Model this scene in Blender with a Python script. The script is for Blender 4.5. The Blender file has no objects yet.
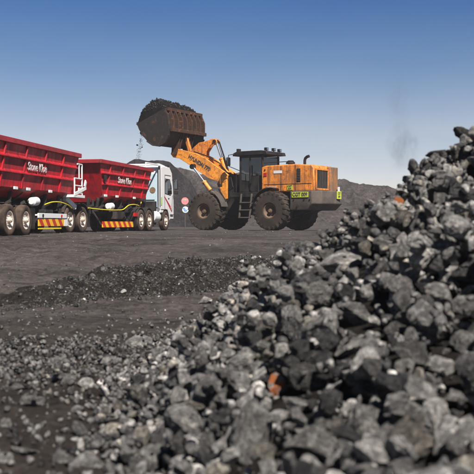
import bpy, bmesh, math, random
import numpy as np
from mathutils import Matrix, Vector

# ------------------------------------------------------------------ camera, light, exposure
scn = bpy.context.scene
COL = scn.collection
CAMZ = 0.33                       # camera height above the yard the machines stand on
FPX = 900.0                       # focal length in pixels of the 474 px photograph
cam_d = bpy.data.cameras.new('camera')
cam_d.sensor_width = 36.0
cam_d.lens = FPX / 474.0 * 36.0
cam_d.clip_start = 0.05
cam_d.clip_end = 9000
PITCH = math.atan(13.0 / FPX)
cam_d.dof.use_dof = True
cam_d.dof.focus_distance = 40.0
cam_d.dof.aperture_fstop = 3.1
cam = bpy.data.objects.new('camera', cam_d)
cam.location = (0, 0, CAMZ)
cam.rotation_euler = (math.pi / 2 - PITCH, 0, 0)
COL.objects.link(cam)
scn.camera = cam

SUN_AZ = math.radians(24)         # to the side of straight behind the camera, towards +X
SUN_EL = math.radians(50)
sun_dir = Vector((math.cos(SUN_EL) * math.sin(SUN_AZ), -math.cos(SUN_EL) * math.cos(SUN_AZ), math.sin(SUN_EL)))
sun_d = bpy.data.lights.new('sun', 'SUN')
sun_d.energy = 5.0
sun_d.angle = math.radians(0.53)
sun_d.color = (1.0, 0.94, 0.86)
sun = bpy.data.objects.new('sun', sun_d)
sun.rotation_euler = sun_dir.to_track_quat('Z', 'Y').to_euler()
sun.location = sun_dir * 60
COL.objects.link(sun)

world = bpy.data.worlds.new('World')
scn.world = world
world.use_nodes = True
wn = world.node_tree
wn.nodes.clear()
w_out = wn.nodes.new('ShaderNodeOutputWorld')
w_bg = wn.nodes.new('ShaderNodeBackground')
w_sky = wn.nodes.new('ShaderNodeTexSky')
w_sky.sky_type = 'NISHITA'
w_sky.sun_disc = False
w_sky.sun_elevation = SUN_EL
w_sky.sun_rotation = math.radians(180) - SUN_AZ
w_sky.altitude = 1500
w_sky.air_density = 1.0
w_sky.dust_density = 0.5
w_sky.ozone_density = 1.0
w_bg.inputs['Strength'].default_value = 0.074
# the sky deepens quickly with height; above the view it is darkened to cut fill
w_tc = wn.nodes.new('ShaderNodeTexCoord')
w_sep = wn.nodes.new('ShaderNodeSeparateXYZ')
w_ramp = wn.nodes.new('ShaderNodeValToRGB')
w_ramp.color_ramp.interpolation = 'LINEAR'
for _ in range(4): w_ramp.color_ramp.elements.new(0.5)
for el_, (p_, c_) in zip(w_ramp.color_ramp.elements, ((0.0, (0.84, 0.72, 0.76)), (0.10, (0.79, 0.66, 0.64)), (0.17, (0.46, 0.52, 0.60)), (0.24, (0.243, 0.40, 0.60)), (0.30, (0.18, 0.31, 0.47)), (0.5, (0.08, 0.14, 0.23)))):
    el_.position = p_; el_.color = (*c_, 1)
w_mul = wn.nodes.new('ShaderNodeMixRGB')
w_mul.blend_type = 'MULTIPLY'
w_mul.inputs['Fac'].default_value = 1.0
wn.links.new(w_tc.outputs['Generated'], w_sep.inputs[0])
wn.links.new(w_sep.outputs['Z'], w_ramp.inputs[0])
wn.links.new(w_sky.outputs[0], w_mul.inputs['Color1'])
wn.links.new(w_ramp.outputs[0], w_mul.inputs['Color2'])
w_map = wn.nodes.new('ShaderNodeMapping')
w_map.inputs['Scale'].default_value = (3.0, 3.0, 11.0)
w_noi = wn.nodes.new('ShaderNodeTexNoise')
w_noi.inputs['Scale'].default_value = 1.6
w_noi.inputs['Detail'].default_value = 6
w_nr = wn.nodes.new('ShaderNodeValToRGB')
w_nr.color_ramp.elements[0].position = 0.38
w_nr.color_ramp.elements[0].color = (0.90, 0.92, 0.94, 1)
w_nr.color_ramp.elements[1].position = 0.66
w_nr.color_ramp.elements[1].color = (1, 0.985, 0.97, 1)
w_mu2 = wn.nodes.new('ShaderNodeMixRGB')
w_mu2.blend_type = 'MULTIPLY'
w_mu2.inputs['Fac'].default_value = 1.0
wn.links.new(w_tc.outputs['Generated'], w_map.inputs[0])
wn.links.new(w_map.outputs[0], w_noi.inputs['Vector'])
wn.links.new(w_noi.outputs[0], w_nr.inputs[0])
wn.links.new(w_mul.outputs[0], w_mu2.inputs['Color1'])
wn.links.new(w_nr.outputs[0], w_mu2.inputs['Color2'])
wn.links.new(w_mu2.outputs[0], w_bg.inputs['Color'])
wn.links.new(w_bg.outputs[0], w_out.inputs['Surface'])

scn.view_settings.view_transform = 'Standard'
scn.view_settings.look = 'None'
scn.view_settings.exposure = 0.9
scn.view_settings.gamma = 1.0
scn.view_settings.use_curve_mapping = False
scn.render.engine = 'CYCLES'
scn.cycles.use_denoising = True
scn.cycles.max_bounces = 6
scn.cycles.diffuse_bounces = 2
scn.cycles.transparent_max_bounces = 12
scn.cycles.volume_bounces = 0

rng = np.random.default_rng(7)
R_ = random.Random(11)
PI = math.pi
rad = math.radians

# ------------------------------------------------------------------ noise
def _h(ix, iy, iz, s):
    n = (ix.astype(np.int64) * 374761393 + iy.astype(np.int64) * 668265263 + iz.astype(np.int64) * 2147483647 + s * 1274126177) & 0xFFFFFFFF
    n = ((n ^ (n >> 13)) * 1274126177) & 0xFFFFFFFF
    n = (n ^ (n >> 16)) & 0xFFFFFFFF
    return n / 2147483648.0 - 1.0

def vnoise(x, y, z=None, s=0):
    x = np.asarray(x, float); y = np.asarray(y, float)
    z = np.zeros_like(x) if z is None else np.asarray(z, float)
    ix, iy, iz = np.floor(x), np.floor(y), np.floor(z)
    fx, fy, fz = x - ix, y - iy, z - iz
    fx, fy, fz = [f * f * f * (f * (f * 6 - 15) + 10) for f in (fx, fy, fz)]
    def L(a, b, t): return a + (b - a) * t
    c = [[[_h(ix + i, iy + j, iz + k, s) for k in (0, 1)] for j in (0, 1)] for i in (0, 1)]
    return L(L(L(c[0][0][0], c[1][0][0], fx), L(c[0][1][0], c[1][1][0], fx), fy),
             L(L(c[0][0][1], c[1][0][1], fx), L(c[0][1][1], c[1][1][1], fx), fy), fz)

def fbm(x, y, z=None, s=0, o=4):
    a, t, f = 1.0, 0.0, 1.0
    for i in range(o):
        t = t + a * vnoise(np.asarray(x) * f + 17.3 * i, np.asarray(y) * f - 9.1 * i, None if z is None else np.asarray(z) * f + 4.7 * i, s + i)
        a *= 0.5; f *= 2.03
    return t

# ------------------------------------------------------------------ object helpers
def link(o, parent=None):
    COL.objects.link(o)
    if parent is not None:
        o.parent = parent
    return o

def tag(o, label=None, cat=None, group=None, kind=None):
    if label: o['label'] = label
    if cat: o['category'] = cat
    if group: o['group'] = group
    if kind: o['kind'] = kind
    return o

def empty(name, loc, rz, label, cat, group=None):
    o = bpy.data.objects.new(name, None)
    o.empty_display_size = 0.3
    o.location = loc
    o.rotation_euler = (0, 0, rz)
    link(o)
    return tag(o, label, cat, group)

def np_mesh(name, V, F, mats, smooth=True, parent=None, colors=None):
    """V (n,3), F (m,k) arrays -> one mesh object"""
    V = np.asarray(V, np.float32); F = np.asarray(F, np.int32)
    me = bpy.data.meshes.new(name)
    k = F.shape[1]
    me.vertices.add(len(V)); me.vertices.foreach_set('co', V.ravel())
    me.loops.add(F.size); me.loops.foreach_set('vertex_index', F.ravel())
    me.polygons.add(len(F))
    me.polygons.foreach_set('loop_start', np.arange(0, F.size, k, dtype=np.int32))
    me.polygons.foreach_set('loop_total', np.full(len(F), k, np.int32))
    me.polygons.foreach_set('use_smooth', np.full(len(F), smooth))
    me.update(calc_edges=True)
    if colors is not None:
        at = me.color_attributes.new('tone', 'FLOAT_COLOR', 'POINT')
        at.data.foreach_set('color', np.asarray(colors, np.float32).ravel())
    for m in (mats if isinstance(mats, (list, tuple)) else [mats]):
        me.materials.append(m)
    o = bpy.data.objects.new(name, me)
    return link(o, parent)

def grid_faces(nr, nc, wrap=False):
    r = np.arange(nr - 1)[:, None]; c = np.arange(nc if wrap else nc - 1)[None, :]
    a = r * nc + c; b = r * nc + (c + 1) % nc
    return np.stack([a, b, b + nc, a + nc], -1).reshape(-1, 4)

class MB:
    """collects shapes for one mesh"""
    def __init__(self, M=None):
        self.v = []; self.f = []; self.M = M
    def add(self, vs, fs):
        n = len(self.v)
        if self.M is not None:
            vs = [self.M @ Vector(p) for p in vs]
        self.v += [tuple(p) for p in vs]
        self.f += [tuple(i + n for i in f) for f in fs]
        return self
    def box(self, c, s, rot=None):
        hx, hy, hz = s[0] / 2, s[1] / 2, s[2] / 2
        vs = [Vector((x, y, z)) for x in (-hx, hx) for y in (-hy, hy) for z in (-hz, hz)]
        if rot is not None:
            vs = [rot @ p for p in vs]
        vs = [p + Vector(c) for p in vs]
        return self.add(vs, [(0, 1, 3, 2), (4, 6, 7, 5), (0, 4, 5, 1), (2, 3, 7, 6), (0, 2, 6, 4), (1, 5, 7, 3)])
    def bar(self, p0, p1, w, h, up=(0, 0, 1)):
        p0, p1 = Vector(p0), Vector(p1)
        d = (p1 - p0); L = d.length; d.normalize()
        y = Vector(up).cross(d)
        if y.length < 1e-4: y = Vector((0, 1, 0)).cross(d)
        y.normalize(); z = d.cross(y)
        return self.box((p0 + p1) / 2, (L, w, h), Matrix((d, y, z)).transposed())
    def prism(self, poly, y0, y1, axis='y'):
        """poly of (x,z) extruded from y0 to y1 (axis y), or (y,z) along x, or (x,y) along z"""
        n = len(poly)
        def P(a, b, t):
            return {'y': (a, t, b), 'x': (t, a, b), 'z': (a, b, t)}[axis]
        vs = [P(a, b, y0) for a, b in poly] + [P(a, b, y1) for a, b in poly]
        fs = [tuple(range(n)), tuple(range(2 * n - 1, n - 1, -1))]
        fs += [(i, n + i, n + (i + 1) % n, (i + 1) % n) for i in range(n)]
        return self.add(vs, fs)
    def cyl(self, p0, p1, r, r1=None, n=20):
        p0, p1 = Vector(p0), Vector(p1)
        r1 = r if r1 is None else r1
        d = (p1 - p0).normalized()
        a = d.orthogonal().normalized(); b = d.cross(a)
        vs = []
        for p, q in ((p0, r), (p1, r1)):
            for i in range(n):
                t = 2 * PI * i / n
                vs.append(p + a * (q * math.cos(t)) + b * (q * math.sin(t)))
        fs = [tuple(range(n - 1, -1, -1)), tuple(range(n, 2 * n))]
        fs += [(i, (i + 1) % n, n + (i + 1) % n, n + i) for i in range(n)]
        return self.add(vs, fs)
    def tube(self, pts, r, n=8):
        pts = [Vector(p) for p in pts]
        ring = []
        prev = None
        for i, p in enumerate(pts):
            d = (pts[min(i + 1, len(pts) - 1)] - pts[max(i - 1, 0)]).normalized()
            if prev is None: a = d.orthogonal().normalized()
            else: a = (prev - d * prev.dot(d)).normalized()
            prev = a; b = d.cross(a)
            ring.append([p + a * (r * math.cos(2 * PI * k / n)) + b * (r * math.sin(2 * PI * k / n)) for k in range(n)])
        vs = [q for rr in ring for q in rr]
        fs = [tuple(range(n - 1, -1, -1)), tuple(range((len(pts) - 1) * n, len(pts) * n))]
        for i in range(len(pts) - 1):
            fs += [(i * n + k, i * n + (k + 1) % n, (i + 1) * n + (k + 1) % n, (i + 1) * n + k) for k in range(n)]
        return self.add(vs, fs)
    def lathe(self, prof, c, n=48, wob=None):
        """prof of (y, r) turned round a y axis through c; closed loop"""
        vs = []; m = len(prof)
        for i in range(n):
            t = 2 * PI * i / n
            for (y, r) in prof:
                vs.append((c[0] + r * math.cos(t), c[1] + y, c[2] + r * math.sin(t)))
        fs = []
        for i in range(n):
            j = (i + 1) % n
            for k in range(m):
                l = (k + 1) % m
                fs.append((i * m + k, i * m + l, j * m + l, j * m + k))
        return self.add(vs, fs)
    def build(self, name, mat, parent=None, bevel=0.0, smooth=30, label=None):
        me = bpy.data.meshes.new(name)
        me.from_pydata(self.v, [], self.f)
        bm = bmesh.new(); bm.from_mesh(me)
        bmesh.ops.recalc_face_normals(bm, faces=bm.faces)
        for e in bm.edges:
            if len(e.link_faces) == 2:
                e.smooth = e.calc_face_angle(0) < rad(smooth)
        for f in bm.faces: f.smooth = True
        bm.to_mesh(me); bm.free()
        me.materials.append(mat)
        o = bpy.data.objects.new(name, me)
        link(o, parent)
        if bevel > 0:
            b = o.modifiers.new('bevel', 'BEVEL')
            b.width = bevel; b.segments = 2; b.limit_method = 'ANGLE'; b.angle_limit = rad(35)
            b.harden_normals = False
        if label: o['label'] = label
        return o

def text(name, body, size, loc, rot, mat, parent, extrude=0.004, weight=0.0, sx=1.0, shear=0.0):
    c = bpy.data.curves.new(name, 'FONT')
    c.body = body; c.size = size; c.extrude = extrude; c.offset = weight
    c.align_x = 'CENTER'; c.align_y = 'CENTER'; c.shear = shear
    c.materials.append(mat)
    o = bpy.data.objects.new(name, c)
    link(o)
    me = bpy.data.meshes.new_from_object(o.evaluated_get(bpy.context.evaluated_depsgraph_get()))
    bpy.data.objects.remove(o)
    o = bpy.data.objects.new(name, me)
    if not me.materials: me.materials.append(mat)
    o.location = loc; o.rotation_euler = rot; o.scale = (sx, 1, 1)
    return link(o, parent)

# ------------------------------------------------------------------ materials
def new_mat(name):
    m = bpy.data.materials.new(name); m.use_nodes = True
    nt = m.node_tree
    return m, nt, nt.nodes['Principled BSDF']

def N(nt, typ, **kw):
    n = nt.nodes.new(typ)
    for k, v in kw.items():
        if k in n.inputs: n.inputs[k].default_value = v
        else: setattr(n, k, v)
    return n

def noise(nt, coord, scale, detail=5, rough=0.55, dist=0.0):
    n = N(nt, 'ShaderNodeTexNoise', Scale=scale, Detail=detail, Roughness=rough, Distortion=dist)
    nt.links.new(coord, n.inputs['Vector'])
    return n

def ramp(nt, fac, stops):
    r = nt.nodes.new('ShaderNodeValToRGB')
    els = r.color_ramp.elements
    els[0].position, els[0].color = stops[0][0], (*stops[0][1], 1)
    els[1].position, els[1].color = stops[-1][0], (*stops[-1][1], 1)
    for p, c in stops[1:-1]:
        e = els.new(p); e.color = (*c, 1)
    nt.links.new(fac, r.inputs[0])
    return r

def mix(nt, fac, a, b, mode='MIX'):
    m = nt.nodes.new('ShaderNodeMixRGB'); m.blend_type = mode
    for s, v in (('Fac', fac), ('Color1', a), ('Color2', b)):
        if hasattr(v, 'links') or isinstance(v, bpy.types.NodeSocket): nt.links.new(v, m.inputs[s])
        elif isinstance(v, (int, float)): m.inputs[s].default_value = v
        else: m.inputs[s].default_value = (*v, 1)
    return m

def bump(nt, bs, h, strength, dist):
    b = N(nt, 'ShaderNodeBump', Strength=strength, Distance=dist)
    nt.links.new(h, b.inputs['Height'])
    nt.links.new(b.outputs[0], bs.inputs['Normal'])
    return b

G1, G0 = (1, 1, 1), (0, 0, 0)

def paint(name, col, rough=0.45, metal=0.0, dirt=(0.10, 0.08, 0.07), amt=0.45, scale=1.6, var=0.15, rust=None, bmp=0.15, streak=None, spec=0.5):
    """worn machine paint: patches of grime, fine speckle, optional rust"""
    m, nt, bs = new_mat(name)
    tc = N(nt, 'ShaderNodeTexCoord').outputs['Object']
    n1 = noise(nt, tc, scale, 7, 0.62, 0.3)
    n2 = noise(nt, tc, scale * 9, 5, 0.6)
    dark = tuple(c * (1 - var * 2) for c in col)
    c0 = ramp(nt, n2.outputs[0], [(0.35, dark), (0.6, col)])
    f = ramp(nt, n1.outputs[0], [(0.42, G0), (0.42 + 0.28, (amt * 2,) * 3)])
    c1 = mix(nt, f.outputs[0], c0.outputs[0], dirt)
    out = c1
    if rust:
        n3 = noise(nt, tc, scale * 2.7, 8, 0.7, 0.6)
        fr = ramp(nt, n3.outputs[0], [(0.56, G0), (0.62, G1)])
        out = mix(nt, fr.outputs[0], c1.outputs[0], rust)
    if streak:
        mp = N(nt, 'ShaderNodeMapping'); nt.links.new(tc, mp.inputs[0]); mp.inputs['Scale'].default_value = (5.5, 5.5, 0.7)
        n4 = noise(nt, mp.outputs[0], 1.0, 6, 0.65, 0.4)
        fr = ramp(nt, n4.outputs[0], [(0.45, G0), (0.62, (0.85,) * 3)])
        out = mix(nt, fr.outputs[0], out.outputs[0], streak)
    nt.links.new(out.outputs[0], bs.inputs['Base Color'])
    rr = ramp(nt, n1.outputs[0], [(0.4, (rough,) * 3), (0.7, (min(rough + 0.35, 1),) * 3)])
    nt.links.new(rr.outputs[0], bs.inputs['Roughness'])
    bs.inputs['Metallic'].default_value = metal
    bs.inputs['Specular IOR Level'].default_value = spec
    if bmp: bump(nt, bs, n2.outputs[0], bmp, 0.01)
    return m

M_RED = paint('red_paint', (0.56, 0.005, 0.018), 0.42, amt=0.30, dirt=(0.085, 0.018, 0.018), scale=1.1, var=0.14, bmp=0.05, streak=(0.16, 0.008, 0.014))
M_REDD = paint('dark_red_paint', (0.34, 0.008, 0.016), 0.4, amt=0.3, dirt=(0.07, 0.03, 0.03), scale=1.2, bmp=0.05)
M_ORANGE = paint('orange_paint', (0.88, 0.28, 0.03), 0.48, amt=0.40, dirt=(0.17, 0.08, 0.04), scale=1.9, rust=(0.24, 0.07, 0.025), bmp=0.12, streak=(0.20, 0.085, 0.035))
M_YELLOW = paint('boom_paint', (0.90, 0.33, 0.035), 0.42, amt=0.42, dirt=(0.22, 0.095, 0.04), scale=1.7, rust=(0.26, 0.10, 0.03), bmp=0.12)
M_GREYP = paint('grey_paint', (0.075, 0.066, 0.058), 0.6, amt=0.4, dirt=(0.14, 0.11, 0.09), scale=1.5, spec=0.25)
M_TAIL = paint('tail_paint', (0.30, 0.14, 0.06), 0.6, amt=0.5, dirt=(0.10, 0.08, 0.07), scale=1.5, streak=(0.10, 0.07, 0.05), spec=0.25)
M_BUCKET = paint('bucket_steel', (0.032, 0.026, 0.024), 0.6, metal=0.1, amt=0.4, dirt=(0.02, 0.018, 0.018), scale=1.6, rust=(0.09, 0.045, 0.028), spec=0.25)
M_RUST = paint('rusty_rib', (0.060, 0.032, 0.022), 0.75, amt=0.45, dirt=(0.035, 0.026, 0.023), scale=2.6, rust=(0.19, 0.07, 0.028), spec=0.15)
M_BLACK = paint('black_steel', (0.012, 0.011, 0.012), 0.45, amt=0.3, dirt=(0.050, 0.042, 0.036), scale=2.2, spec=0.22)
M_CHASSIS = paint('chassis_steel', (0.020, 0.019, 0.020), 0.6, amt=0.4, dirt=(0.07, 0.056, 0.048), scale=2.0, spec=0.2)
M_TYRE = paint('loader_tyre', (0.034, 0.027, 0.023), 0.85, amt=0.4, dirt=(0.065, 0.050, 0.041), scale=1.6, bmp=0.3, spec=0.15)
M_TTYRE = paint('truck_tyre', (0.042, 0.031, 0.026), 0.85, amt=0.45, dirt=(0.12, 0.082, 0.06), scale=2.4, bmp=0.2, spec=0.15)
M_RIM = paint('dusty_rim', (0.11, 0.065, 0.04), 0.7, amt=0.4, dirt=(0.16, 0.115, 0.08), scale=3)
M_TRIM = paint('pale_rim', (0.62, 0.54, 0.46), 0.5, amt=0.22, dirt=(0.34, 0.23, 0.16), scale=3)
M_WHITE = paint('white_paint', (0.66, 0.67, 0.68), 0.35, amt=0.10, dirt=(0.45, 0.42, 0.40), scale=1.1, var=0.03, bmp=0.03)
M_PALEB = paint('pale_blue_panel', (0.42, 0.55, 0.62), 0.4, amt=0.12, dirt=(0.34, 0.40, 0.44), scale=1.1, var=0.04, bmp=0.03)
M_YSTRIP = paint('yellow_strip', (0.75, 0.62, 0.02), 0.5, amt=0.15, scale=3, bmp=0)
M_PLATE = paint('plate_yellow', (0.50, 0.58, 0.03), 0.5, amt=0.1, scale=5, bmp=0)
M_SIGNRED = paint('sign_red', (0.70, 0.24, 0.24), 0.5, amt=0.05, bmp=0)  # red lightened: the haze in front of the sign is in the colour
M_LAMPRED = paint('lamp_red', (0.45, 0.01, 0.01), 0.3, amt=0.05, bmp=0)
M_BLUE = paint('sign_blue', (0.16, 0.34, 0.62), 0.5, amt=0.05, bmp=0)
M_LETW = paint('lettering_white', (0.68, 0.58, 0.58), 0.5, amt=0.15, scale=4, bmp=0)
M_LETB = paint('lettering_black', (0.04, 0.032, 0.026), 0.5, amt=0.6, scale=4, bmp=0)
M_SEAT = paint('seat_fabric', (0.03, 0.03, 0.035), 0.8, amt=0.1, bmp=0)
M_STRIPE = paint('door_stripe_red', (0.55, 0.03, 0.04), 0.4, amt=0.05, bmp=0)
M_GREEN = paint('sticker_green', (0.30, 0.55, 0.12), 0.4, amt=0.05, bmp=0)
M_BROWN = paint('sticker_brown', (0.20, 0.13, 0.08), 0.4, amt=0.1, bmp=0)

m, nt, bs = new_mat('chrome_rod')
bs.inputs['Base Color'].default_value = (0.8, 0.8, 0.82, 1); bs.inputs['Metallic'].default_value = 1; bs.inputs['Roughness'].default_value = 0.22
M_CHROME = m
m, nt, bs = new_mat('mirror_glass')
bs.inputs['Base Color'].default_value = (0.5, 0.52, 0.55, 1); bs.inputs['Metallic'].default_value = 1; bs.inputs['Roughness'].default_value = 0.08
M_MIRROR = m

def glass_mat(name, tint, refl):
    m = bpy.data.materials.new(name); m.use_nodes = True
    nt = m.node_tree; nt.nodes.clear()
    o = N(nt, 'ShaderNodeOutputMaterial')
    t = N(nt, 'ShaderNodeBsdfTransparent'); t.inputs[0].default_value = (*tint, 1)
    g = N(nt, 'ShaderNodeBsdfGlossy', Roughness=0.05); g.inputs[0].default_value = (0.9, 0.95, 1, 1)
    fr = N(nt, 'ShaderNodeFresnel', IOR=1.5)
    ad = N(nt, 'ShaderNodeMath', operation='ADD'); ad.inputs[1].default_value = refl
    mx = N(nt, 'ShaderNodeMixShader')
    nt.links.new(fr.outputs[0], ad.inputs[0]); nt.links.new(ad.outputs[0], mx.inputs[0])
    nt.links.new(t.outputs[0], mx.inputs[1]); nt.links.new(g.outputs[0], mx.inputs[2])
    nt.links.new(mx.outputs[0], o.inputs['Surface'])
    return m
M_GLASS = glass_mat('cab_glass', (0.20, 0.23, 0.24), 0.04)
M_GLASSR = glass_mat('rear_glass', (0.75, 0.8, 0.8), 0.04)
M_GLASSD = glass_mat('truck_glass', (0.22, 0.26, 0.3), 0.14)

# chevron board: red and yellow slanted stripes (surface pattern)
m, nt, bs = new_mat('chevron_board')
tc = N(nt, 'ShaderNodeTexCoord').outputs['Object']
sp = N(nt, 'ShaderNodeSeparateXYZ'); nt.links.new(tc, sp.inputs[0])
ad = N(nt, 'ShaderNodeMath', operation='ADD'); nt.links.new(sp.outputs['X'], ad.inputs[0]); nt.links.new(sp.outputs['Z'], ad.inputs[1])
ml = N(nt, 'ShaderNodeMath', operation='MULTIPLY'); ml.inputs[1].default_value = 1.55; nt.links.new(ad.outputs[0], ml.inputs[0])
frc = N(nt, 'ShaderNodeMath', operation='FRACT'); nt.links.new(ml.outputs[0], frc.inputs[0])
st = N(nt, 'ShaderNodeMath', operation='GREATER_THAN'); st.inputs[1].default_value = 0.5; nt.links.new(frc.outputs[0], st.inputs[0])
cm = mix(nt, st.outputs[0], (0.42, 0.03, 0.01), (0.72, 0.40, 0.02))
nt.links.new(cm.outputs[0], bs.inputs['Base Color']); bs.inputs['Roughness'].default_value = 0.45
M_CHEV = m

# ground
m, nt, bs = new_mat('haul_ground')
tc = N(nt, 'ShaderNodeTexCoord').outputs['Object']
mp = N(nt, 'ShaderNodeMapping'); nt.links.new(tc, mp.inputs[0]); mp.inputs['Scale'].default_value = (0.55, 1.0, 1.0); mp.inputs['Rotation'].default_value = (0, 0, rad(-14))
n1 = noise(nt, mp.outputs[0], 0.55, 8, 0.6, 0.5)
n2 = noise(nt, tc, 5.0, 8, 0.7)
n3 = noise(nt, tc, 16.0, 8, 0.85)
vo = N(nt, 'ShaderNodeTexVoronoi', Scale=26.0); nt.links.new(tc, vo.inputs['Vector'])
c1 = ramp(nt, n1.outputs[0], [(0.30, (0.044, 0.038, 0.036)), (0.52, (0.074, 0.065, 0.062)), (0.72, (0.102, 0.089, 0.085))])
c2 = ramp(nt, n2.outputs[0], [(0.34, (0.55, 0.54, 0.53)), (0.60, (1.12, 1.12, 1.12))])
c3 = ramp(nt, n3.outputs[0], [(0.36, (0.38, 0.38, 0.38)), (0.62, (1.35, 1.35, 1.35))])
mp2 = N(nt, 'ShaderNodeMapping'); nt.links.new(tc, mp2.inputs[0]); mp2.inputs['Scale'].default_value = (0.6, 1.7, 1.0); mp2.inputs['Rotation'].default_value = (0, 0, rad(16))
n5 = noise(nt, mp2.outputs[0], 0.9, 7, 0.65, 0.9)
c5 = ramp(nt, n5.outputs[0], [(0.36, (0.62, 0.60, 0.58)), (0.50, (1.0, 1.0, 1.0)), (0.64, (1.22, 1.2, 1.18))])
c1 = mix(nt, 1.0, c1.outputs[0], c5.outputs[0], 'MULTIPLY')
a = mix(nt, 1.0, c1.outputs[0], c2.outputs[0], 'MULTIPLY')
b = mix(nt, 1.0, a.outputs[0], c3.outputs[0], 'MULTIPLY')
# brown-black coal dust lies over the ground near the heap
sy = N(nt, 'ShaderNodeSeparateXYZ'); nt.links.new(tc, sy.inputs[0])
wv = N(nt, 'ShaderNodeMath', operation='MULTIPLY_ADD'); nt.links.new(n1.outputs[0], wv.inputs[0]); wv.inputs[1].default_value = 5.0; nt.links.new(sy.outputs['Y'], wv.inputs[2])
fy = N(nt, 'ShaderNodeMapRange'); nt.links.new(wv.outputs[0], fy.inputs['Value']); fy.inputs['From Min'].default_value = 12.0; fy.inputs['From Max'].default_value = 15.0; fy.inputs['To Min'].default_value = 1.0; fy.inputs['To Max'].default_value = 0.0
dk = mix(nt, 1.0, b.outputs[0], (0.60, 0.565, 0.52), 'MULTIPLY')
b = mix(nt, fy.outputs[0], b.outputs[0], dk.outputs[0])
nt.links.new(b.outputs[0], bs.inputs['Base Color'])
bs.inputs['Roughness'].default_value = 0.95
bs.inputs['Specular IOR Level'].default_value = 0.15
hh = mix(nt, 0.5, n2.outputs[0], n3.outputs[0])
bump(nt, bs, hh.outputs[0], 1.0, 0.045)
M_GROUND = m

# coal fines
def fines(name, c_lo, c_hi, sc=9.0):
    m, nt, bs = new_mat(name)
    tc = N(nt, 'ShaderNodeTexCoord').outputs['Object']
    n1 = noise(nt, tc, sc, 8, 0.7)
    n2 = noise(nt, tc, sc * 7, 4, 0.7)
    c1 = ramp(nt, n1.outputs[0], [(0.35, c_lo), (0.68, c_hi)])
    c2 = ramp(nt, n2.outputs[0], [(0.35, (0.4, 0.4, 0.4)), (0.66, (1.3, 1.3, 1.3))])
    a = mix(nt, 1.0, c1.outputs[0], c2.outputs[0], 'MULTIPLY')
    nt.links.new(a.outputs[0], bs.inputs['Base Color'])
    bs.inputs['Roughness'].default_value = 0.9
    bs.inputs['Specular IOR Level'].default_value = 0.08
    bump(nt, bs, n2.outputs[0], 0.8, 0.02)
    return m
M_FINES = fines('coal_fines', (0.006, 0.0055, 0.005), (0.026, 0.023, 0.020))  # coal fines taken almost to black, painting in the shade of the gaps
M_BERM = fines('berm_fines', (0.009, 0.008, 0.007), (0.034, 0.030, 0.026), 5.0)
M_LOAD = fines('loaded_coal', (0.004, 0.004, 0.004), (0.013, 0.012, 0.012), 6.0)
M_HILL = fines('stockpile_far', (0.021, 0.018, 0.017), (0.074, 0.063, 0.059), 0.45)
M_HILL2 = fines('stockpile_dark', (0.013, 0.012, 0.013), (0.034, 0.030, 0.031), 0.6)

# rocks: base tone from the object's colour, or from the 'tone' attribute on loose rubble
def rock_mat(name, src, stain=None):
    m, nt, bs = new_mat(name)
    tc = N(nt, 'ShaderNodeTexCoord').outputs['Object']
    info = N(nt, 'ShaderNodeObjectInfo')
    if src == 'object':
        base = info.outputs['Color']
        vm = N(nt, 'ShaderNodeVectorMath', operation='ADD')
        nt.links.new(tc, vm.inputs[0]); nt.links.new(info.outputs['Random'], vm.inputs[1])
        vs = N(nt, 'ShaderNodeVectorMath', operation='SCALE'); vs.inputs['Scale'].default_value = 1.0
        nt.links.new(vm.outputs[0], vs.inputs[0]); tc = vs.outputs[0]
        k = 1.0
    else:
        at = N(nt, 'ShaderNodeAttribute', attribute_name='tone'); base = at.outputs['Color']
        k = 14.0
    n1 = noise(nt, tc, (2.3 if src == 'object' else 1.7) * k, 8, 0.72, 0.4)
    n2 = noise(nt, tc, 11.0 * k, 6, 0.72)
    mu = N(nt, 'ShaderNodeMapping'); nt.links.new(tc, mu.inputs[0]); mu.inputs['Scale'].default_value = (1, 1, 4.5); mu.inputs['Rotation'].default_value = (0.5, 0.3, 0)
    n3 = noise(nt, mu.outputs[0], 2.6 * k, 5, 0.6, 0.8)     # bedding bands in the shale
    c1 = ramp(nt, n1.outputs[0], [(0.34, (0.30, 0.30, 0.30)), (0.50, (0.86, 0.86, 0.87)), (0.66, (2.15, 2.13, 2.10))])
    c2 = ramp(nt, n2.outputs[0], [(0.32, (0.55, 0.55, 0.55)), (0.66, (1.30, 1.30, 1.30))])
    c3 = ramp(nt, n3.outputs[0], [(0.35, (0.72, 0.70, 0.68)), (0.62, (1.15, 1.15, 1.15))])
    a = mix(nt, 1.0, base, c1.outputs[0], 'MULTIPLY')
    a = mix(nt, 1.0, a.outputs[0], c2.outputs[0], 'MULTIPLY')
    a = mix(nt, 1.0, a.outputs[0], c3.outputs[0], 'MULTIPLY')
    if stain:
        n4 = noise(nt, tc, 1.1 * k, 3, 0.5)
        fs = ramp(nt, n4.outputs[0], [(0.40, G0), (0.52, G1)])
        a = mix(nt, fs.outputs[0], a.outputs[0], stain)
    nt.links.new(a.outputs[0], bs.inputs['Base Color'])
    n6 = noise(nt, tc, 3.3 * k, 5, 0.6, 0.5)
    rr = ramp(nt, n6.outputs[0], [(0.44, (0.80,) * 3), (0.58, (0.26,) * 3)])
    sr = ramp(nt, n6.outputs[0], [(0.46, (0.10,) * 3), (0.58, (0.75,) * 3)])
    nt.links.new(sr.outputs[0], bs.inputs['Specular IOR Level'])
    nt.links.new(rr.outputs[0], bs.inputs['Roughness'])
    hb = mix(nt, 0.45, n2.outputs[0], n3.outputs[0])
    bump(nt, bs, hb.outputs[0], 0.8, 0.16 if src == 'object' else 0.010)
    return m
M_ROCK = rock_mat('grey_rock', 'object')
M_ROCKO = rock_mat('orange_stained_rock', 'object', (0.48, 0.155, 0.05))
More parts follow.
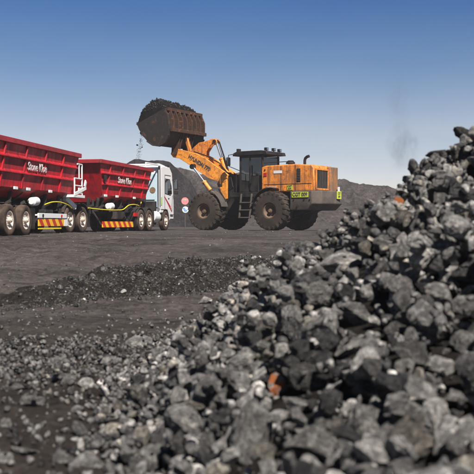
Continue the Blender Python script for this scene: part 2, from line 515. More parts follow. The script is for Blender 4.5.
M_RUBBLE = rock_mat('loose_rubble', 'attr')

# ------------------------------------------------------------------ terrain
GY = np.array([-60, 0, 3, 5, 9, 12, 14, 17, 20, 23, 26, 34, 60, 3000.])
GZ = np.array([-1.05, -1.03, -1.0, -0.95, -0.93, -0.88, -0.79, -0.58, -0.35, -0.14, -0.03, 0.0, 0.0, 0.0])
from_y = lambda y: np.interp(y, GY, GZ)
def smooth_y(y):
    return (from_y(y - 1.2) + from_y(y - 0.6) + from_y(y) + from_y(y + 0.6) + from_y(y + 1.2)) / 5

BERM = np.array([(-4.6, 12.4), (-3.3, 13.4), (-2.2, 14.5), (-1.0, 15.3), (0.6, 15.9), (3.0, 16.6), (6.5, 17.0)])
def berm_h(x, y):
    """the low windrow of dark rubble beside the haul road"""
    best = np.full(np.shape(x), 1e9); T = np.zeros(np.shape(x))
    for i in range(len(BERM) - 1):
        a, b = BERM[i], BERM[i + 1]
        d = b - a; L = float(d @ d)
        t = np.clip(((x - a[0]) * d[0] + (y - a[1]) * d[1]) / L, 0, 1)
        q = np.hypot(x - a[0] - t * d[0], y - a[1] - t * d[1])
        T = np.where(q < best, i + t, T); best = np.minimum(best, q)
    amp = np.interp(T, [0, 1, 2, 3, 4, 6], [0.0, 0.05, 0.30, 0.43, 0.42, 0.28])
    wid = np.interp(T, [0, 1, 2, 3, 6], [0.7, 0.85, 1.0, 1.15, 1.1]) + 0.14 * vnoise(x * 1.1, y * 1.1, s=4)
    return amp * np.clip(1 - best / wid, 0, 1) ** 0.8, best / wid

def ground_z(x, y, fine=True):
    z = smooth_y(y)
    k = np.clip(1.1 - np.hypot(x, y) / 60, 0.12, 1)
    z = z + 0.045 * k * fbm(x * 0.35, y * 0.35, s=21, o=3)
    if fine:
        # shallow tyre ruts crossing the yard at an angle
        near = np.clip((34 - y) / 14, 0, 1) * np.clip((y - 9.5) / 2, 0, 1)
        u = y + 0.30 * x + 0.5 * vnoise(x * 0.12, y * 0.12, s=9)
        rut = sum(np.exp(-((u - c) / w) ** 2) for c, w in ((12.0, .16), (12.7, .14), (17.9, .25), (19.9, .25), (22.6, .3), (25.2, .3)))
        z = z - near * 0.06 * rut * (0.75 + 0.25 * np.sin(x * 22))
        v = np.hypot(x + 13.5, y - 20.5)          # a curved set of wheel tracks turning in from the side
        arc = sum(np.exp(-((v - c) / 0.22) ** 2) for c in (8.2, 8.9, 10.3, 11.0))
        z = z - np.clip((34 - y) / 8, 0, 1) * np.clip((y - 13) / 2, 0, 1) * 0.085 * arc * (0.7 + 0.3 * np.sin(np.arctan2(y - 20.5, x + 13.5) * 170))
        z = z + 0.018 * k * fbm(x * 2.4, y * 2.4, s=33, o=4)
        z = z + 0.016 * np.clip((22 - y) / 8, 0, 1) * np.clip(0.5 + vnoise(x * 0.6, y * 0.6, s=41), 0, 1) * fbm(x * 6.5, y * 6.5, s=42, o=3)
        rough = np.clip((10.5 - y) / 2, 0, 1)
        z = z + 0.02 * rough * fbm(x * 5, y * 5, s=35, o=4)
    return z

# one sheet, finer where it is close
ang = np.concatenate([np.linspace(-180, -34, 36)[:-1], np.linspace(-34, 34, 620), np.linspace(34, 180, 36)[1:-1]])
rr = np.concatenate([[0.3, 1.0, 2.0], np.geomspace(2.6, 60, 700), np.geomspace(62, 4000, 60)])
A, Rr = np.meshgrid(np.radians(ang), rr)
gx, gy = Rr * np.sin(A), Rr * np.cos(A)
gz = ground_z(gx, gy)
V = np.stack([gx, gy, gz], -1).reshape(-1, 3)
F = grid_faces(len(rr), len(ang), wrap=True)
V = np.vstack([V, [[0, 0, float(ground_z(np.array(0.), np.array(0.)))]]])
g = np_mesh('ground', V, F[:, ::-1], M_GROUND)
tag(g, kind='structure')

# far stockpiles: long mined hills behind the yard
def ridge_mesh(name, x0, x1, yc, width, prof_x, prof_z, mat, seed, rough=0.5, nx=420, ny=90, power=1.0):
    xs = np.linspace(x0, x1, nx); v = np.linspace(-1, 1, ny)
    X, Vv = np.meshgrid(xs, v)
    H = np.interp(X, prof_x, prof_z)
    W = width * np.clip(H / max(prof_z), 0.15, 1) ** 0.8
    Y = yc + Vv * W + 2.5 * vnoise(X * 0.05, X * 0, s=seed)
    cross = np.clip(1 - np.abs(Vv), 0, 1) ** power
    gul = 1 - 0.28 * np.abs(vnoise(X * 0.35, Vv * 0.8, s=seed + 2)) * (cross * (1 - cross)) * 4
    Z = H * cross * gul + rough * cross * (0.6 * fbm(X * 0.22, Y * 0.22, s=seed + 3, o=6)) - 0.25
    V = np.stack([X, Y, Z], -1).reshape(-1, 3)
    return np_mesh(name, V, grid_faces(ny, nx), mat)
# px -> X at Y=130
def pxX(px, Y): return (px - 237) / FPX * Y
def pyZ(py, Y): return CAMZ + (224 - py) / FPX * Y
pp = [(-120, 178), (-20, 170), (60, 168), (130, 166), (175, 167), (197, 170), (219, 172), (260, 173), (300, 175), (334, 177), (350, 179), (370, 182.5), (384, 184), (420, 190), (480, 196), (600, 205)]
h = ridge_mesh('hill', pxX(-160, 130), pxX(640, 130), 145, 17, [pxX(a, 145) for a, b in pp], [pyZ(b, 145) for a, b in pp], M_HILL, 50, 1.1, nx=700, ny=130)
tag(h, kind='structure')
pp2 = [(60, 224), (90, 185), (110, 168), (127, 162), (134, 159), (142, 160), (153, 161.2), (163, 160.6), (170, 162), (175, 167), (190, 180), (215, 224)]
h = ridge_mesh('hill', pxX(50, 105), pxX(225, 105), 105, 11, [pxX(a, 105) for a, b in pp2], [max(pyZ(b - 4.5, 105), 0) for a, b in pp2], M_HILL2, 70, 0.45, nx=260, ny=70)
tag(h, kind='structure')

# ------------------------------------------------------------------ rubble heap surface
CTRL = [  # px, py, distance
    (474, 474, 3.9), (400, 474, 3.95), (300, 474, 4.1), (200, 474, 4.25), (120, 474, 4.4),
    (474, 410, 4.35), (400, 410, 4.5), (300, 410, 4.8), (200, 410, 5.3), (140, 415, 5.5),
    (474, 350, 4.95), (400, 350, 5.1), (300, 350, 5.7), (230, 350, 6.4), (175, 362, 7.2), (140, 368, 7.6),
    (474, 290, 5.7), (400, 290, 6.0), (320, 290, 6.9), (250, 300, 8.2), (205, 318, 9.0), (152, 352, 8.9),
    (474, 230, 6.6), (420, 230, 6.9), (370, 243, 7.5), (320, 262, 8.4), (265, 283, 9.3),
    (474, 180, 7.6), (430, 190, 7.9), (474, 141, 8.6), (455, 148, 8.7), (430, 168, 8.8), (405, 186, 8.9), (385, 207, 9.0), (350, 232, 9.2),
    (330, 247, 9.4), (310, 262, 9.6), (290, 272, 9.8), (255, 280, 10.1), (235, 286, 10.2), (215, 302, 10.2), (190, 323, 10.0), (540, 108, 8.7), (560, 200, 7.0), (540, 350, 4.8), (600, 474, 3.8),
]
P3 = []
for px, py, D in CTRL:
    P3.append(((px - 237) / FPX * D, D, CAMZ + (224 - py) / FPX * D))
# far side of the heap falls away again
for px, py, D in [(540, 108, 8.7), (474, 141, 8.6), (430, 168, 8.8), (385, 207, 9.0), (350, 232, 9.2), (310, 262, 9.6), (255, 280, 10.1), (215, 302, 10.2)]:
    x, z = (px - 237) / FPX * D, CAMZ + (224 - py) / FPX * D
    for dd in (0.8, 2.0):
        P3.append((x + dd * 0.15, D + dd, max(z - 0.62 * dd, -0.98)))
P3 = np.array(P3)
def tps_fit(P, lam=0.004):
    n = len(P)
    d = np.hypot(P[:, None, 0] - P[None, :, 0], P[:, None, 1] - P[None, :, 1])
    K = np.where(d > 0, d ** 2 * np.log(d + 1e-12), 0) + lam * np.eye(n)
    Q = np.c_[np.ones(n), P[:, :2]]
    S = np.block([[K, Q], [Q.T, np.zeros((3, 3))]])
    return np.linalg.solve(S, np.r_[P[:, 2], np.zeros(3)])
TW = tps_fit(P3)
def heap_raw(x, y):
    sh = np.shape(x); x = np.ravel(x); y = np.ravel(y)
    out = np.empty(len(x))
    for i in range(0, len(x), 40000):
        d2 = (x[i:i + 40000, None] - P3[None, :, 0]) ** 2 + (y[i:i + 40000, None] - P3[None, :, 1]) ** 2
        out[i:i + 40000] = 0.5 * (d2 * np.log(d2 + 1e-12)) @ TW[:len(P3)] + TW[-3] + TW[-2] * x[i:i + 40000] + TW[-1] * y[i:i + 40000]
    return out.reshape(sh)

X0, X1, Y0, Y1, RES = -4.2, 4.4, 3.0, 13.4, 0.0125
hx = np.arange(X0, X1, RES); hy = np.arange(Y0, Y1, RES)
HX, HY = np.meshgrid(hx, hy)
cs = 6
cx, cy = hx[::cs], hy[::cs]
CX, CY = np.meshgrid(cx, cy)
HB = heap_raw(CX, CY)
# fade the fit outside its data: left edge to the ground, far side to the ground
edge = np.interp(CY, [3.5, 4.4, 5.5, 7.6, 8.9, 10.2, 11.2], [-0.75, -0.62, -0.75, -0.95, -0.95, -0.62, -0.3])
k = np.clip((CX - edge + 0.35) / 0.6, 0, 1); k = k * k * (3 - 2 * k)
kf = np.clip((12.2 - CY) / 1.2, 0, 1)
G_ = ground_z(CX, CY)
HBc = np.where(HB > 3.0, 3.0, HB)
HBc = (G_ - 0.05) + np.maximum(HBc - (G_ - 0.05), 0) * k * kf
HBc = HBc - 0.09 * k * kf + 0.03 * fbm(CX * 2.2, CY * 2.2, s=90, o=4) * k
def bil(Z, x, y):
    fx = np.clip((np.asarray(x) - X0) / (RES * cs), 0, Z.shape[1] - 1.001); fy = np.clip((np.asarray(y) - Y0) / (RES * cs), 0, Z.shape[0] - 1.001)
    ix, iy = fx.astype(int), fy.astype(int); fx, fy = fx - ix, fy - iy
    return (Z[iy, ix] * (1 - fx) + Z[iy, ix + 1] * fx) * (1 - fy) + (Z[iy + 1, ix] * (1 - fx) + Z[iy + 1, ix + 1] * fx) * fy
GR = ground_z(HX, HY)
HBASE = np.maximum(bil(HBc, HX, HY), GR)
onheap = bil(k * kf, HX, HY)
# mesh of fines under the rocks
sel = slice(None, None, 3)
Vx, Vy = HX[sel, sel], HY[sel, sel]
Vz = bil(HBc, Vx, Vy) - 0.02
o = np_mesh('rubble', np.stack([Vx, Vy, Vz], -1).reshape(-1, 3), grid_faces(*Vx.shape), M_FINES)
tag(o, 'dark coal fines packed between the broken rocks of the heap', 'coal fines', kind='stuff')
H = HBASE.copy()

# ------------------------------------------------------------------ rock shapes
def ico(sub):
    bm = bmesh.new(); bmesh.ops.create_icosphere(bm, subdivisions=sub, radius=1.0)
    bm.verts.ensure_lookup_table()
    V = np.array([v.co[:] for v in bm.verts]); F = np.array([[v.index for v in f.verts] for f in bm.faces])
    bm.free(); return V, F
ICO = {s: ico(s) for s in (2, 3, 5)}
def rock_shape(sub, seed):
    r = np.random.default_rng(seed)
    V, F = ICO[sub]; V = V.copy()
    base = V.copy()
    n = r.integers(8, 14)
    for _ in range(n):
        d = r.normal(size=3); d /= np.linalg.norm(d)
        dist = r.uniform(0.45, 0.80)
        q = V @ d - dist
        V -= np.where(q > 0, q, 0)[:, None] * d[None, :]
    am = r.uniform(0.05, 0.11)
    nz = fbm(base[:, 0] * 1.7 + seed, base[:, 1] * 1.7, base[:, 2] * 1.7, s=seed % 97, o=3)
    V *= (1 + am * nz)[:, None]
    if sub > 3:
        nz = fbm(base[:, 0] * 7 + seed, base[:, 1] * 7, base[:, 2] * 7, s=seed % 89, o=3)
        rid = 1 - np.abs(vnoise(base[:, 0] * 3.1 + seed, base[:, 1] * 3.1, base[:, 2] * 3.1, s=5))
        V *= (1 + 0.026 * nz - 0.05 * np.clip(rid - 0.86, 0, 1) / 0.14)[:, None]
    mx = np.abs(V).max(axis=0)
    V /= mx[None, :]
    return V, F
NSH = 26
HI = [rock_shape(5, 100 + i) for i in range(NSH)]
MD = [rock_shape(3, 300 + i) for i in range(24)]
LO = [rock_shape(2, 500 + i) for i in range(24)]

def rotm(r):
    q = r.normal(size=4); q /= np.linalg.norm(q); w, x, y, z = q
    return np.array([[1 - 2 * (y * y + z * z), 2 * (x * y - z * w), 2 * (x * z + y * w)], [2 * (x * y + z * w), 1 - 2 * (x * x + z * z), 2 * (y * z - x * w)], [2 * (x * z - y * w), 2 * (y * z + x * w), 1 - 2 * (x * x + y * y)]])
def euler_m(a, b, c):
    return np.array(Matrix.Rotation(c, 3, 'Z') @ Matrix.Rotation(b, 3, 'Y') @ Matrix.Rotation(a, 3, 'X'))

def drop(x, y, ax, Rm, sink=0.15, update=True, q=92):
    """let an ellipsoid come to rest on the height map; returns its centre"""
    ix0 = int((x - X0) / RES); iy0 = int((y - Y0) / RES)
    Mm = Rm @ np.diag(np.array(ax) ** 2) @ Rm.T
    M2 = Mm[:2, :2]; mm = Mm[2, :2]; Mi = np.linalg.inv(M2)
    kk = Mi @ mm; hh = math.sqrt(max(Mm[2, 2] - mm @ Mi @ mm, 1e-8))
    ex, ey = math.sqrt(M2[0, 0]), math.sqrt(M2[1, 1])
    nx, ny = int(ex / RES) + 1, int(ey / RES) + 1
    a0, a1, b0, b1 = ix0 - nx, ix0 + nx + 1, iy0 - ny, iy0 + ny + 1
    if a0 < 0 or b0 < 0 or a1 >= H.shape[1] or b1 >= H.shape[0]: return None
    dx = hx[a0:a1][None, :] - x; dy = hy[b0:b1][:, None] - y
    qf = Mi[0, 0] * dx * dx + 2 * Mi[0, 1] * dx * dy + Mi[1, 1] * dy * dy
    ins = qf < 1
    if ins.sum() < 2: return None
    th = hh * np.sqrt(np.clip(1 - qf, 0, 1)); lin = kk[0] * dx + kk[1] * dy
    sub = H[b0:b1, a0:a1]
    core = qf < 0.8
    z0 = np.percentile((sub - (lin - th))[core if core.sum() > 1 else ins], q) - sink * hh
    if update:
        top = z0 + lin + th * 0.9
        sub[ins] = np.maximum(sub, top)[ins]
    return z0

def settle(x, y, ax, Rm, z0):
    """raise the height map under a rock that has come to rest"""
    ix0 = int((x - X0) / RES); iy0 = int((y - Y0) / RES)
    Mm = Rm @ np.diag(np.array(ax) ** 2) @ Rm.T
    M2 = Mm[:2, :2]; mm = Mm[2, :2]; Mi = np.linalg.inv(M2)
    kk = Mi @ mm; hh = math.sqrt(max(Mm[2, 2] - mm @ Mi @ mm, 1e-8))
    nx, ny = int(math.sqrt(M2[0, 0]) / RES) + 1, int(math.sqrt(M2[1, 1]) / RES) + 1
    a0, a1, b0, b1 = ix0 - nx, ix0 + nx + 1, iy0 - ny, iy0 + ny + 1
    dx = hx[a0:a1][None, :] - x; dy = hy[b0:b1][:, None] - y
    qf = Mi[0, 0] * dx * dx + 2 * Mi[0, 1] * dx * dy + Mi[1, 1] * dy * dy
    ins = qf < 1
    top = z0 + kk[0] * dx + kk[1] * dy + hh * np.sqrt(np.clip(1 - qf, 0, 1)) * 0.9
    sub = H[b0:b1, a0:a1]
    sub[ins] = np.maximum(sub, top)[ins]

CREST = [(-200, 330), (150, 335), (190, 318), (205, 299), (213, 284), (225, 270), (240, 262), (270, 256), (290, 249), (310, 238), (318, 233), (330, 222), (345, 211), (350, 204), (370, 192), (385, 187), (395, 179), (405, 170), (425, 161), (437, 152), (450, 140), (460, 136), (474, 128), (700, 20)]
CREST_X = np.array([c[0] for c in CREST], float); CREST_Y = np.array([c[1] for c in CREST], float)
rocks = []   # dict(x,y,z,ax,R,tone,hero,mat)
GREYS = [  # broken shale and coal
    (0.150, 0.146, 0.141), (0.105, 0.102, 0.100), (0.200, 0.194, 0.186), (0.045, 0.044, 0.045), (0.17, 0.157, 0.136), (0.26, 0.25, 0.235)]
GW = np.array([0.27, 0.24, 0.17, 0.19, 0.10, 0.03]); GW = GW / GW.sum()
def tone(r, k=1.0):
    c = np.array(GREYS[r.choice(len(GREYS), p=GW)]) * r.uniform(0.55, 1.7) * k * 1.5
    return tuple(c)

def ray_hit(px, py):
    for D in np.arange(3.2, 13.2, 0.02):
        x = (px - 237) / FPX * D; z = CAMZ + (224 - py) / FPX * D
        i, j = int((D - Y0) / RES), int((x - X0) / RES)
        if 0 <= i < H.shape[0] and 0 <= j < H.shape[1] and HBASE[i, j] >= z:
            return x, D, z
    return None

# rocks one can pick out in the photograph: px, py, width px, height px, roll (deg, + = falls to the right), tone, look, stained
HERO = [
    (463, 135, 20, 9, 28, 0.045, 'near-black slab tilted on the very top of the rock heap, against the sky', 0),
    (441, 153, 28, 6, -6, 0.05, 'thin near-black slab jutting out level from the heap crest, against the sky', 0),
    (399, 202, 11, 10, 30, 0.22, 'orange-brown stained rock just below the crest of the rock heap', 1),
    (421, 176, 10, 7, 0, 0.20, 'small pale grey rock just below the thin jutting slab', 0),
    (345, 269, 50, 19, -18, 0.27, 'long pale grey slab, the largest flat pale one on the upper heap', 0),
    (386, 250, 26, 20, 10, 0.14, 'rounded mid-grey rock above and beyond the long pale slab', 0),
    (419, 260, 25, 19, 0, 0.12, 'rounded dark grey rock high on the slope beside a deep black gap', 0),
    (368, 292, 20, 26, 60, 0.24, 'pale-edged upright rock below the long pale slab', 0),
    (376, 325, 15, 8, 38, 0.42, 'small off-white oval stone leaning downslope, upper of two alike', 0),
    (381, 346, 17, 7, 18, 0.46, 'small off-white oval stone lying flat, lower of two alike', 0),
    (412, 358, 30, 34, 80, 0.085, 'big dark upright block with a square face, beside a tan-blotched rock', 0),
    (442, 366, 30, 22, -15, 0.27, 'pale tan-blotched lumpy rock beside the big dark upright block', 0),
    (277, 387, 14, 19, 70, 0.3, 'small bright orange stained rock in a dark gap', 1),
    (308, 386, 36, 28, 20, 0.062, 'large near-black rock beside the small bright orange one', 0),
    (313, 377, 9, 8, 0, 0.3, 'tiny orange stained stone lying on a large near-black rock', 1),
    (331, 392, 24, 10, -42, 0.40, 'slim pale stone leaning on edge beside the large near-black rock', 0),
    (292, 332, 25, 36, 85, 0.19, 'tall light grey boulder standing on end mid-slope', 0),
    (291, 305, 12, 8, 35, 0.50, 'small white chip above the tall light grey boulder', 0),
    (321, 300, 30, 26, 15, 0.16, 'broad mid-grey rock below the long pale slab, mid-slope', 0),
    (240, 370, 34, 19, -14, 0.27, 'wide pale grey slab beside the toe of the steep slope', 0),
    (230, 417, 11, 16, 70, 0.75, 'bright white quartz lump standing in the rubble', 0),
    (259, 428, 10, 9, 10, 0.60, 'small white stone on top of a big grey boulder', 0),
    (251, 444, 44, 58, 78, 0.17, 'big grey boulder standing tall at the bottom edge of the picture', 0),
    (312, 452, 52, 38, 15, 0.15, 'broad brownish grey boulder at the bottom edge, beside the tall one', 0),
    (183, 427, 36, 30, 25, 0.22, 'chunky boulder with a pale flat top, in the lower rubble', 0),
    (151, 462, 24, 34, 85, 0.19, 'upright grey boulder at the bottom edge with a faint rusty tint', 0),
    (366, 432, 36, 36, 40, 0.17, 'rounded speckled grey boulder low on the slope', 0),
    (213, 342, 20, 14, 0, 0.16, 'low grey rock at the fringe of the steep slope', 0),
    (139, 345, 24, 17, -8, 0.25, 'pale rounded rock at the outermost toe of the heap', 0),
    (120, 354, 14, 16, 60, 0.06, 'black pointed rock tucked beside the pale rounded toe rock', 0),
    (86, 385, 15, 12, 0, 0.38, 'smooth off-white round stone on the dark dirt', 0),
    (103, 364, 17, 9, -20, 0.34, 'flat pale stone on the dirt beyond the smooth round one', 0),
    (57, 365, 14, 13, 20, 0.20, 'blocky grey stone standing alone in the small gravel', 0),
    (66, 380, 18, 12, 20, 0.17, 'grey-brown stone on the dirt beside the smooth round white one', 0),
    (16, 388, 22, 10, -8, 0.16, 'flat grey stone near the side edge of the dirt patch', 0),
    (35, 405, 28, 13, 14, 0.15, 'wide flat grey stone in the small gravel at the dirt patch edge', 0),
    (20, 452, 32, 10, 4, 0.20, 'flat pale-topped stone half sunk in the bottom corner dirt', 0),
    (88, 464, 34, 22, -10, 0.24, 'pale grey boulder cut by the bottom edge beside the dirt patch', 0),
    (62, 460, 20, 15, 0, 0.17, 'mid-grey stone at the bottom edge beside the pale boulder', 0),
    (5, 460, 16, 12, 0, 0.26, 'pale stone in the bottom corner of the dirt patch', 0),
    (4, 425, 14, 11, 0, 0.2, 'grey stone at the picture edge above the bottom corner', 0),
    (205, 302, 13, 10, -15, 0.33, 'small tan stone at the outer edge of the heap below the berm', 0),
    (225, 276, 34, 14, -32, 0.20, 'long pale lump where the heap crest drops toward the haul road', 0),
    (240, 268, 13, 12, 0, 0.16, 'small grey rock on the low end of the heap crest', 0),
    (258, 264, 16, 12, -20, 0.1, 'dark grey rock on the low crest', 0),
    (300, 252, 30, 22, 0, 0.12, 'bulky dark grey rock on the crest below the loader', 0),
    (330, 262, 22, 14, 20, 0.11, 'dark grey wedge behind the long pale slab', 0),
    (440, 300, 30, 22, 30, 0.20, 'angular grey rock with a sharp point, high at the heap side', 0),
    (462, 310, 26, 18, -10, 0.22, 'light grey squared rock near the picture edge, upper slope', 0),
    (448, 316, 14, 13, 0, 0.26, 'small rounded pale stone below the sharp pointed rock', 0),
    (463, 345, 28, 22, -10, 0.18, 'bulky grey rock near the picture edge, mid-slope', 0),
    (355, 320, 36, 22, 15, 0.15, 'broad grey rock beside the two small off-white oval stones', 0),
    (350, 350, 30, 18, -15, 0.20, 'low light grey rock below the broad grey one', 0),
    (265, 352, 28, 16, 10, 0.16, 'knobbly grey rock above the big boulders, mid-slope', 0),
    (295, 412, 32, 18, -5, 0.20, 'wide grey rock with a tan end above the broad bottom boulder', 0),
    (425, 388, 34, 16, 0, 0.14, 'wide low grey rock under the big dark upright block', 0),
    (456, 402, 26, 16, 10, 0.2, 'pale grey smooth rock low on the slope near the picture edge', 0),
    (396, 332, 22, 18, 0, 0.09, 'dark rock above the big dark upright block', 0),
    (460, 160, 22, 18, 20, 0.07, 'near-black rock under the topmost tilted slab', 0),
    (378, 208, 12, 11, 0, 0.24, 'pale grey stone on the upper slope beside the orange-brown one', 0),
    (433, 212, 12, 9, 0, 0.28, 'small pale rock at mid height of the upper slope', 0),
    (351, 222, 11, 10, 0, 0.26, 'small pale rock sitting on the crest below the loader tail', 0),
]
HD = []
for i, (px, py, w, h_, roll, tn, lab, st) in enumerate(HERO):
    r = np.random.default_rng(9000 + i)
    hit = ray_hit(px, py + h_ * 0.15)
    if hit is None:
        hit = ray_hit(px, py + h_ * 0.7) or ray_hit(px, py + 20)
        if hit is None:
            HD.append(0); continue
    x, D, z = hit
    HD.append(8.75 if i < 2 else D)
    a, c = w / 2 * D / FPX * 1.12, h_ / 2 * D / FPX * 1.12
    if roll > 50 or roll < -50:
        a, c = c, a                    # stands on end
    b = (a + c) / 2 * r.uniform(0.8, 1.0)
    ax = (a, b, c)
    Rm = euler_m(r.uniform(-.2, .2) - 0.25, rad(roll), r.uniform(-.3, .3))
    gap = 0.0
    z0 = drop(x, D, ax, Rm, sink=0.35, q=80, update=i >= 2)
    if z0 is None: continue
    zw = CAMZ + (224 - py) / FPX * D
    tn *= 1.2
    base_tone = (tn, tn * 0.975, tn * 0.935)
    z0 = zw + 0.01 if st else min(max(zw, z0 - 0.02), z0 + 0.10)
    if st: ax = tuple(v * 1.2 for v in ax); D -= 0.16 if w < 10 else 0.06; x = (px - 237) / FPX * D; z0 = CAMZ + (224 - py) / FPX * D
    if i < 2:                          # the two slabs wedged in the crest stick out over it
        D = 8.75; x = (px - 237) / FPX * D; z0 = CAMZ + (224 - py) / FPX * D
    rocks.append(dict(x=x, y=D, z=z0, ax=ax, R=Rm, tone=base_tone, lab=lab, stain=st, hero=True))

HD = np.array(HD, float)
# random rocks, large ones first
cell = {}
def size_scale(x, y):
    # stones are coarser up the slope and in front, finer towards the toe
    e_ = float(np.interp(y, [3.5, 4.4, 5.5, 7.6, 8.9, 10.2, 11.2], [-0.75, -0.62, -0.75, -0.95, -0.95, -0.62, -0.3]))
    t = min(max((x - e_) / 1.3, 0), 1)
    return (0.5 + 0.5 * t) * float(np.interp(y, [6.0, 7.5, 9.5], [1.0, 0.86, 0.66]))
placed = [(q['x'], q['y'], max(q['ax'])) for q in rocks]
def scatter(n_try, rmin, rmax, overlap, mask, sink=(0.1, 0.5), k=1.0, above=None, seed=1):
    r = np.random.default_rng(seed)
    out = 0
    PX = np.array([p[0] for p in placed]); PY = np.array([p[1] for p in placed]); PR = np.array([p[2] for p in placed])
    HPX = np.array([h[0] for h in HERO]); HPY = np.array([h[1] for h in HERO]); HPW = np.array([h[2] for h in HERO]) * 0.42; HPH = np.array([h[3] for h in HERO]) * 0.42
    HPD = HD
    for t in range(n_try):
        x, y = r.uniform(X0 + 0.3, X1 - 0.3), r.uniform(3.3, 12.2)
        if abs(x) > 0.30 * y + 0.45: continue
        mk = mask(x, y)
        if r.random() > mk: continue
        rad_ = (rmin + (rmax - rmin) * r.random() ** 1.7) * size_scale(x, y)
        el = r.uniform(0.62, 1.45); fl = r.uniform(0.5, 0.95)
        ax = (rad_ * el, rad_ / math.sqrt(el) * r.uniform(0.85, 1.1), rad_ * fl)
        # leave the stones one can pick out in the photograph uncovered
        if len(HPX):
            qx, qy = 237 + x / y * FPX, 224 - (HBASE[int((y - Y0) / RES), int((x - X0) / RES)] + rad_ - CAMZ) / y * FPX
            rp_ = max(ax) / y * FPX * 0.6
            if np.any((y < HPD + 0.03) & (np.abs(qx - HPX) < HPW + rp_) & (np.abs(qy - HPY) < HPH + rp_)): continue
        if overlap > 0 and len(PX):
            d = np.hypot(PX - x, PY - y)
            if np.any(d < (PR + max(ax)) * overlap): continue
        i, j = int((y - Y0) / RES), int((x - X0) / RES)
        if above is not None and H[i, j] - HBASE[i, j] > above and r.random() < 0.85: continue
        Rm = euler_m(r.normal(0, .45) - 0.3, r.normal(0, .5), r.uniform(0, 2 * PI)) if r.random() < 0.75 else rotm(r)
        z0 = drop(x, y, ax, Rm, sink=r.uniform(*sink), update=False)
        if z0 is None: continue
        if 224 - (z0 + 0.8 * rad_ - CAMZ) / y * FPX < np.interp(237 + x / y * FPX, CREST_X, CREST_Y) - 3: continue   # would top the crest line
        settle(x, y, ax, Rm, z0)
        kd = float(np.interp(y, [6.5, 8.5], [1.0, 0.55 if x > 0.8 else 0.72]))      # tone lowered towards the top
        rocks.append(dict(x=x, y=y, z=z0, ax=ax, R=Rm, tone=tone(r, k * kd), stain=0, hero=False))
        placed.append((x, y, max(ax)))
        PX = np.append(PX, x); PY = np.append(PY, y); PR = np.append(PR, max(ax))
        out += 1
    return out
def heapmask(x, y):
    return float(onheap[int((y - Y0) / RES), int((x - X0) / RES)])
def heapin(x, y):
    return heapmask(x, y) if size_scale(x, y) > 0.52 else 0.35 * heapmask(x, y)
n0_ = scatter(8000, 0.065, 0.110, 0.44, heapin, sink=(0.5, 0.9), k=0.7, seed=21)  # deep layer toned down: shade under the upper rocks is in its colour
placed = [(q['x'], q['y'], max(q['ax'])) for q in rocks if q['hero']]
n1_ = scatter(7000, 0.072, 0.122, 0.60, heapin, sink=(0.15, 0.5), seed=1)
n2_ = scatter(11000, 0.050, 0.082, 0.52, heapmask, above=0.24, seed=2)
n3_ = scatter(9000, 0.034, 0.060, 0.55, heapmask, sink=(0.0, 0.4), k=0.68, above=0.18, seed=3)  # small stones toned darker in place of the self-shadow they lack
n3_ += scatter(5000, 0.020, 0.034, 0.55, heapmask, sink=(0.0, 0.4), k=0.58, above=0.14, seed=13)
# scattered stones on the dirt beside the heap
def dirtmask(x, y):
    if heapmask(x, y) > 0.5: return 0
    far = min(max((y - 6.6) / 1.2, 0), 1) * min(max((9.7 - y) / 0.9, 0), 1)
    return (0.075 if y < 9.7 else 0.004) + 0.3 * far
n4_ = scatter(5000, 0.022, 0.070, 0.5, dirtmask, sink=(0.2, 0.7), k=0.50, seed=4)
print('rocks', len(rocks), n0_, n1_, n2_, n3_, n4_)

# tiny stones everywhere: never taken one by one
tiny = []
r = np.random.default_rng(5)
for t in range(60000):
    x, y = r.uniform(X0 + 0.2, X1 - 0.2), r.uniform(3.3, 12.4)
    if abs(x) > 0.29 * y + 0.35: continue
    mk = heapmask(x, y)
    if mk < 0.5:
        far = min(max((y - 6.4) / 1.4, 0), 1) * min(max((9.9 - y) / 0.8, 0), 1)
        mk = (0.16 if y < 9.9 else 0.02) + 0.42 * far
    else:
        mk = 0.14 + 0.3 * max(0.0, 1 - size_scale(x, y) * 1.3)
    if r.random() > mk: continue
    i, j = int((y - Y0) / RES), int((x - X0) / RES)
    if H[i, j] - HBASE[i, j] > 0.05 and r.random() < 0.6: continue
    s = (0.007 + 0.022 * r.random() ** 2)
    ax = (s * r.uniform(.8, 1.5), s, s * r.uniform(.5, .95))
    Rm = rotm(r)
    z0 = drop(x, y, ax, Rm, sink=r.uniform(0, .5), update=s > 0.012)
    if z0 is None:
        z0 = H[i, j] + s * 0.3
    tiny.append((x, y, z0, ax, Rm, tone(r, 0.42)))
print('tiny', len(tiny))

# which rocks show largest from the camera
S = 474
ids = -np.ones((S, S), int)
def cam_proj(q):
    D = q['y']; px = 237 + q['x'] / D * FPX; py = 224 - (q['z'] - CAMZ) / D * FPX
    Mm = q['R'] @ np.diag(np.array(q['ax']) ** 2) @ q['R'].T
    B = Mm[np.ix_([0, 2], [0, 2])] * (FPX / D) ** 2
    return px, py, B
order = sorted(range(len(rocks)), key=lambda i: -rocks[i]['y'])
for i in order:
    q = rocks[i]; px, py, B = cam_proj(q)
    B[0, 1] *= -1; B[1, 0] *= -1
    ex, ey = math.sqrt(B[0, 0]), math.sqrt(B[1, 1])
    a0, a1, b0, b1 = int(px - ex), int(px + ex) + 2, int(py - ey), int(py + ey) + 2
    a0, b0 = max(a0, 0), max(b0, 0); a1, b1 = min(a1, S), min(b1, S)
    q['px'], q['py'] = px, py
    if a0 >= a1 or b0 >= b1: continue
    Bi = np.linalg.inv(B)
    dx = np.arange(a0, a1)[None, :] - px; dy = np.arange(b0, b1)[:, None] - py
    ins = Bi[0, 0] * dx * dx + 2 * Bi[0, 1] * dx * dy + Bi[1, 1] * dy * dy < 0.8
    ids[b0:b1, a0:a1][ins] = i
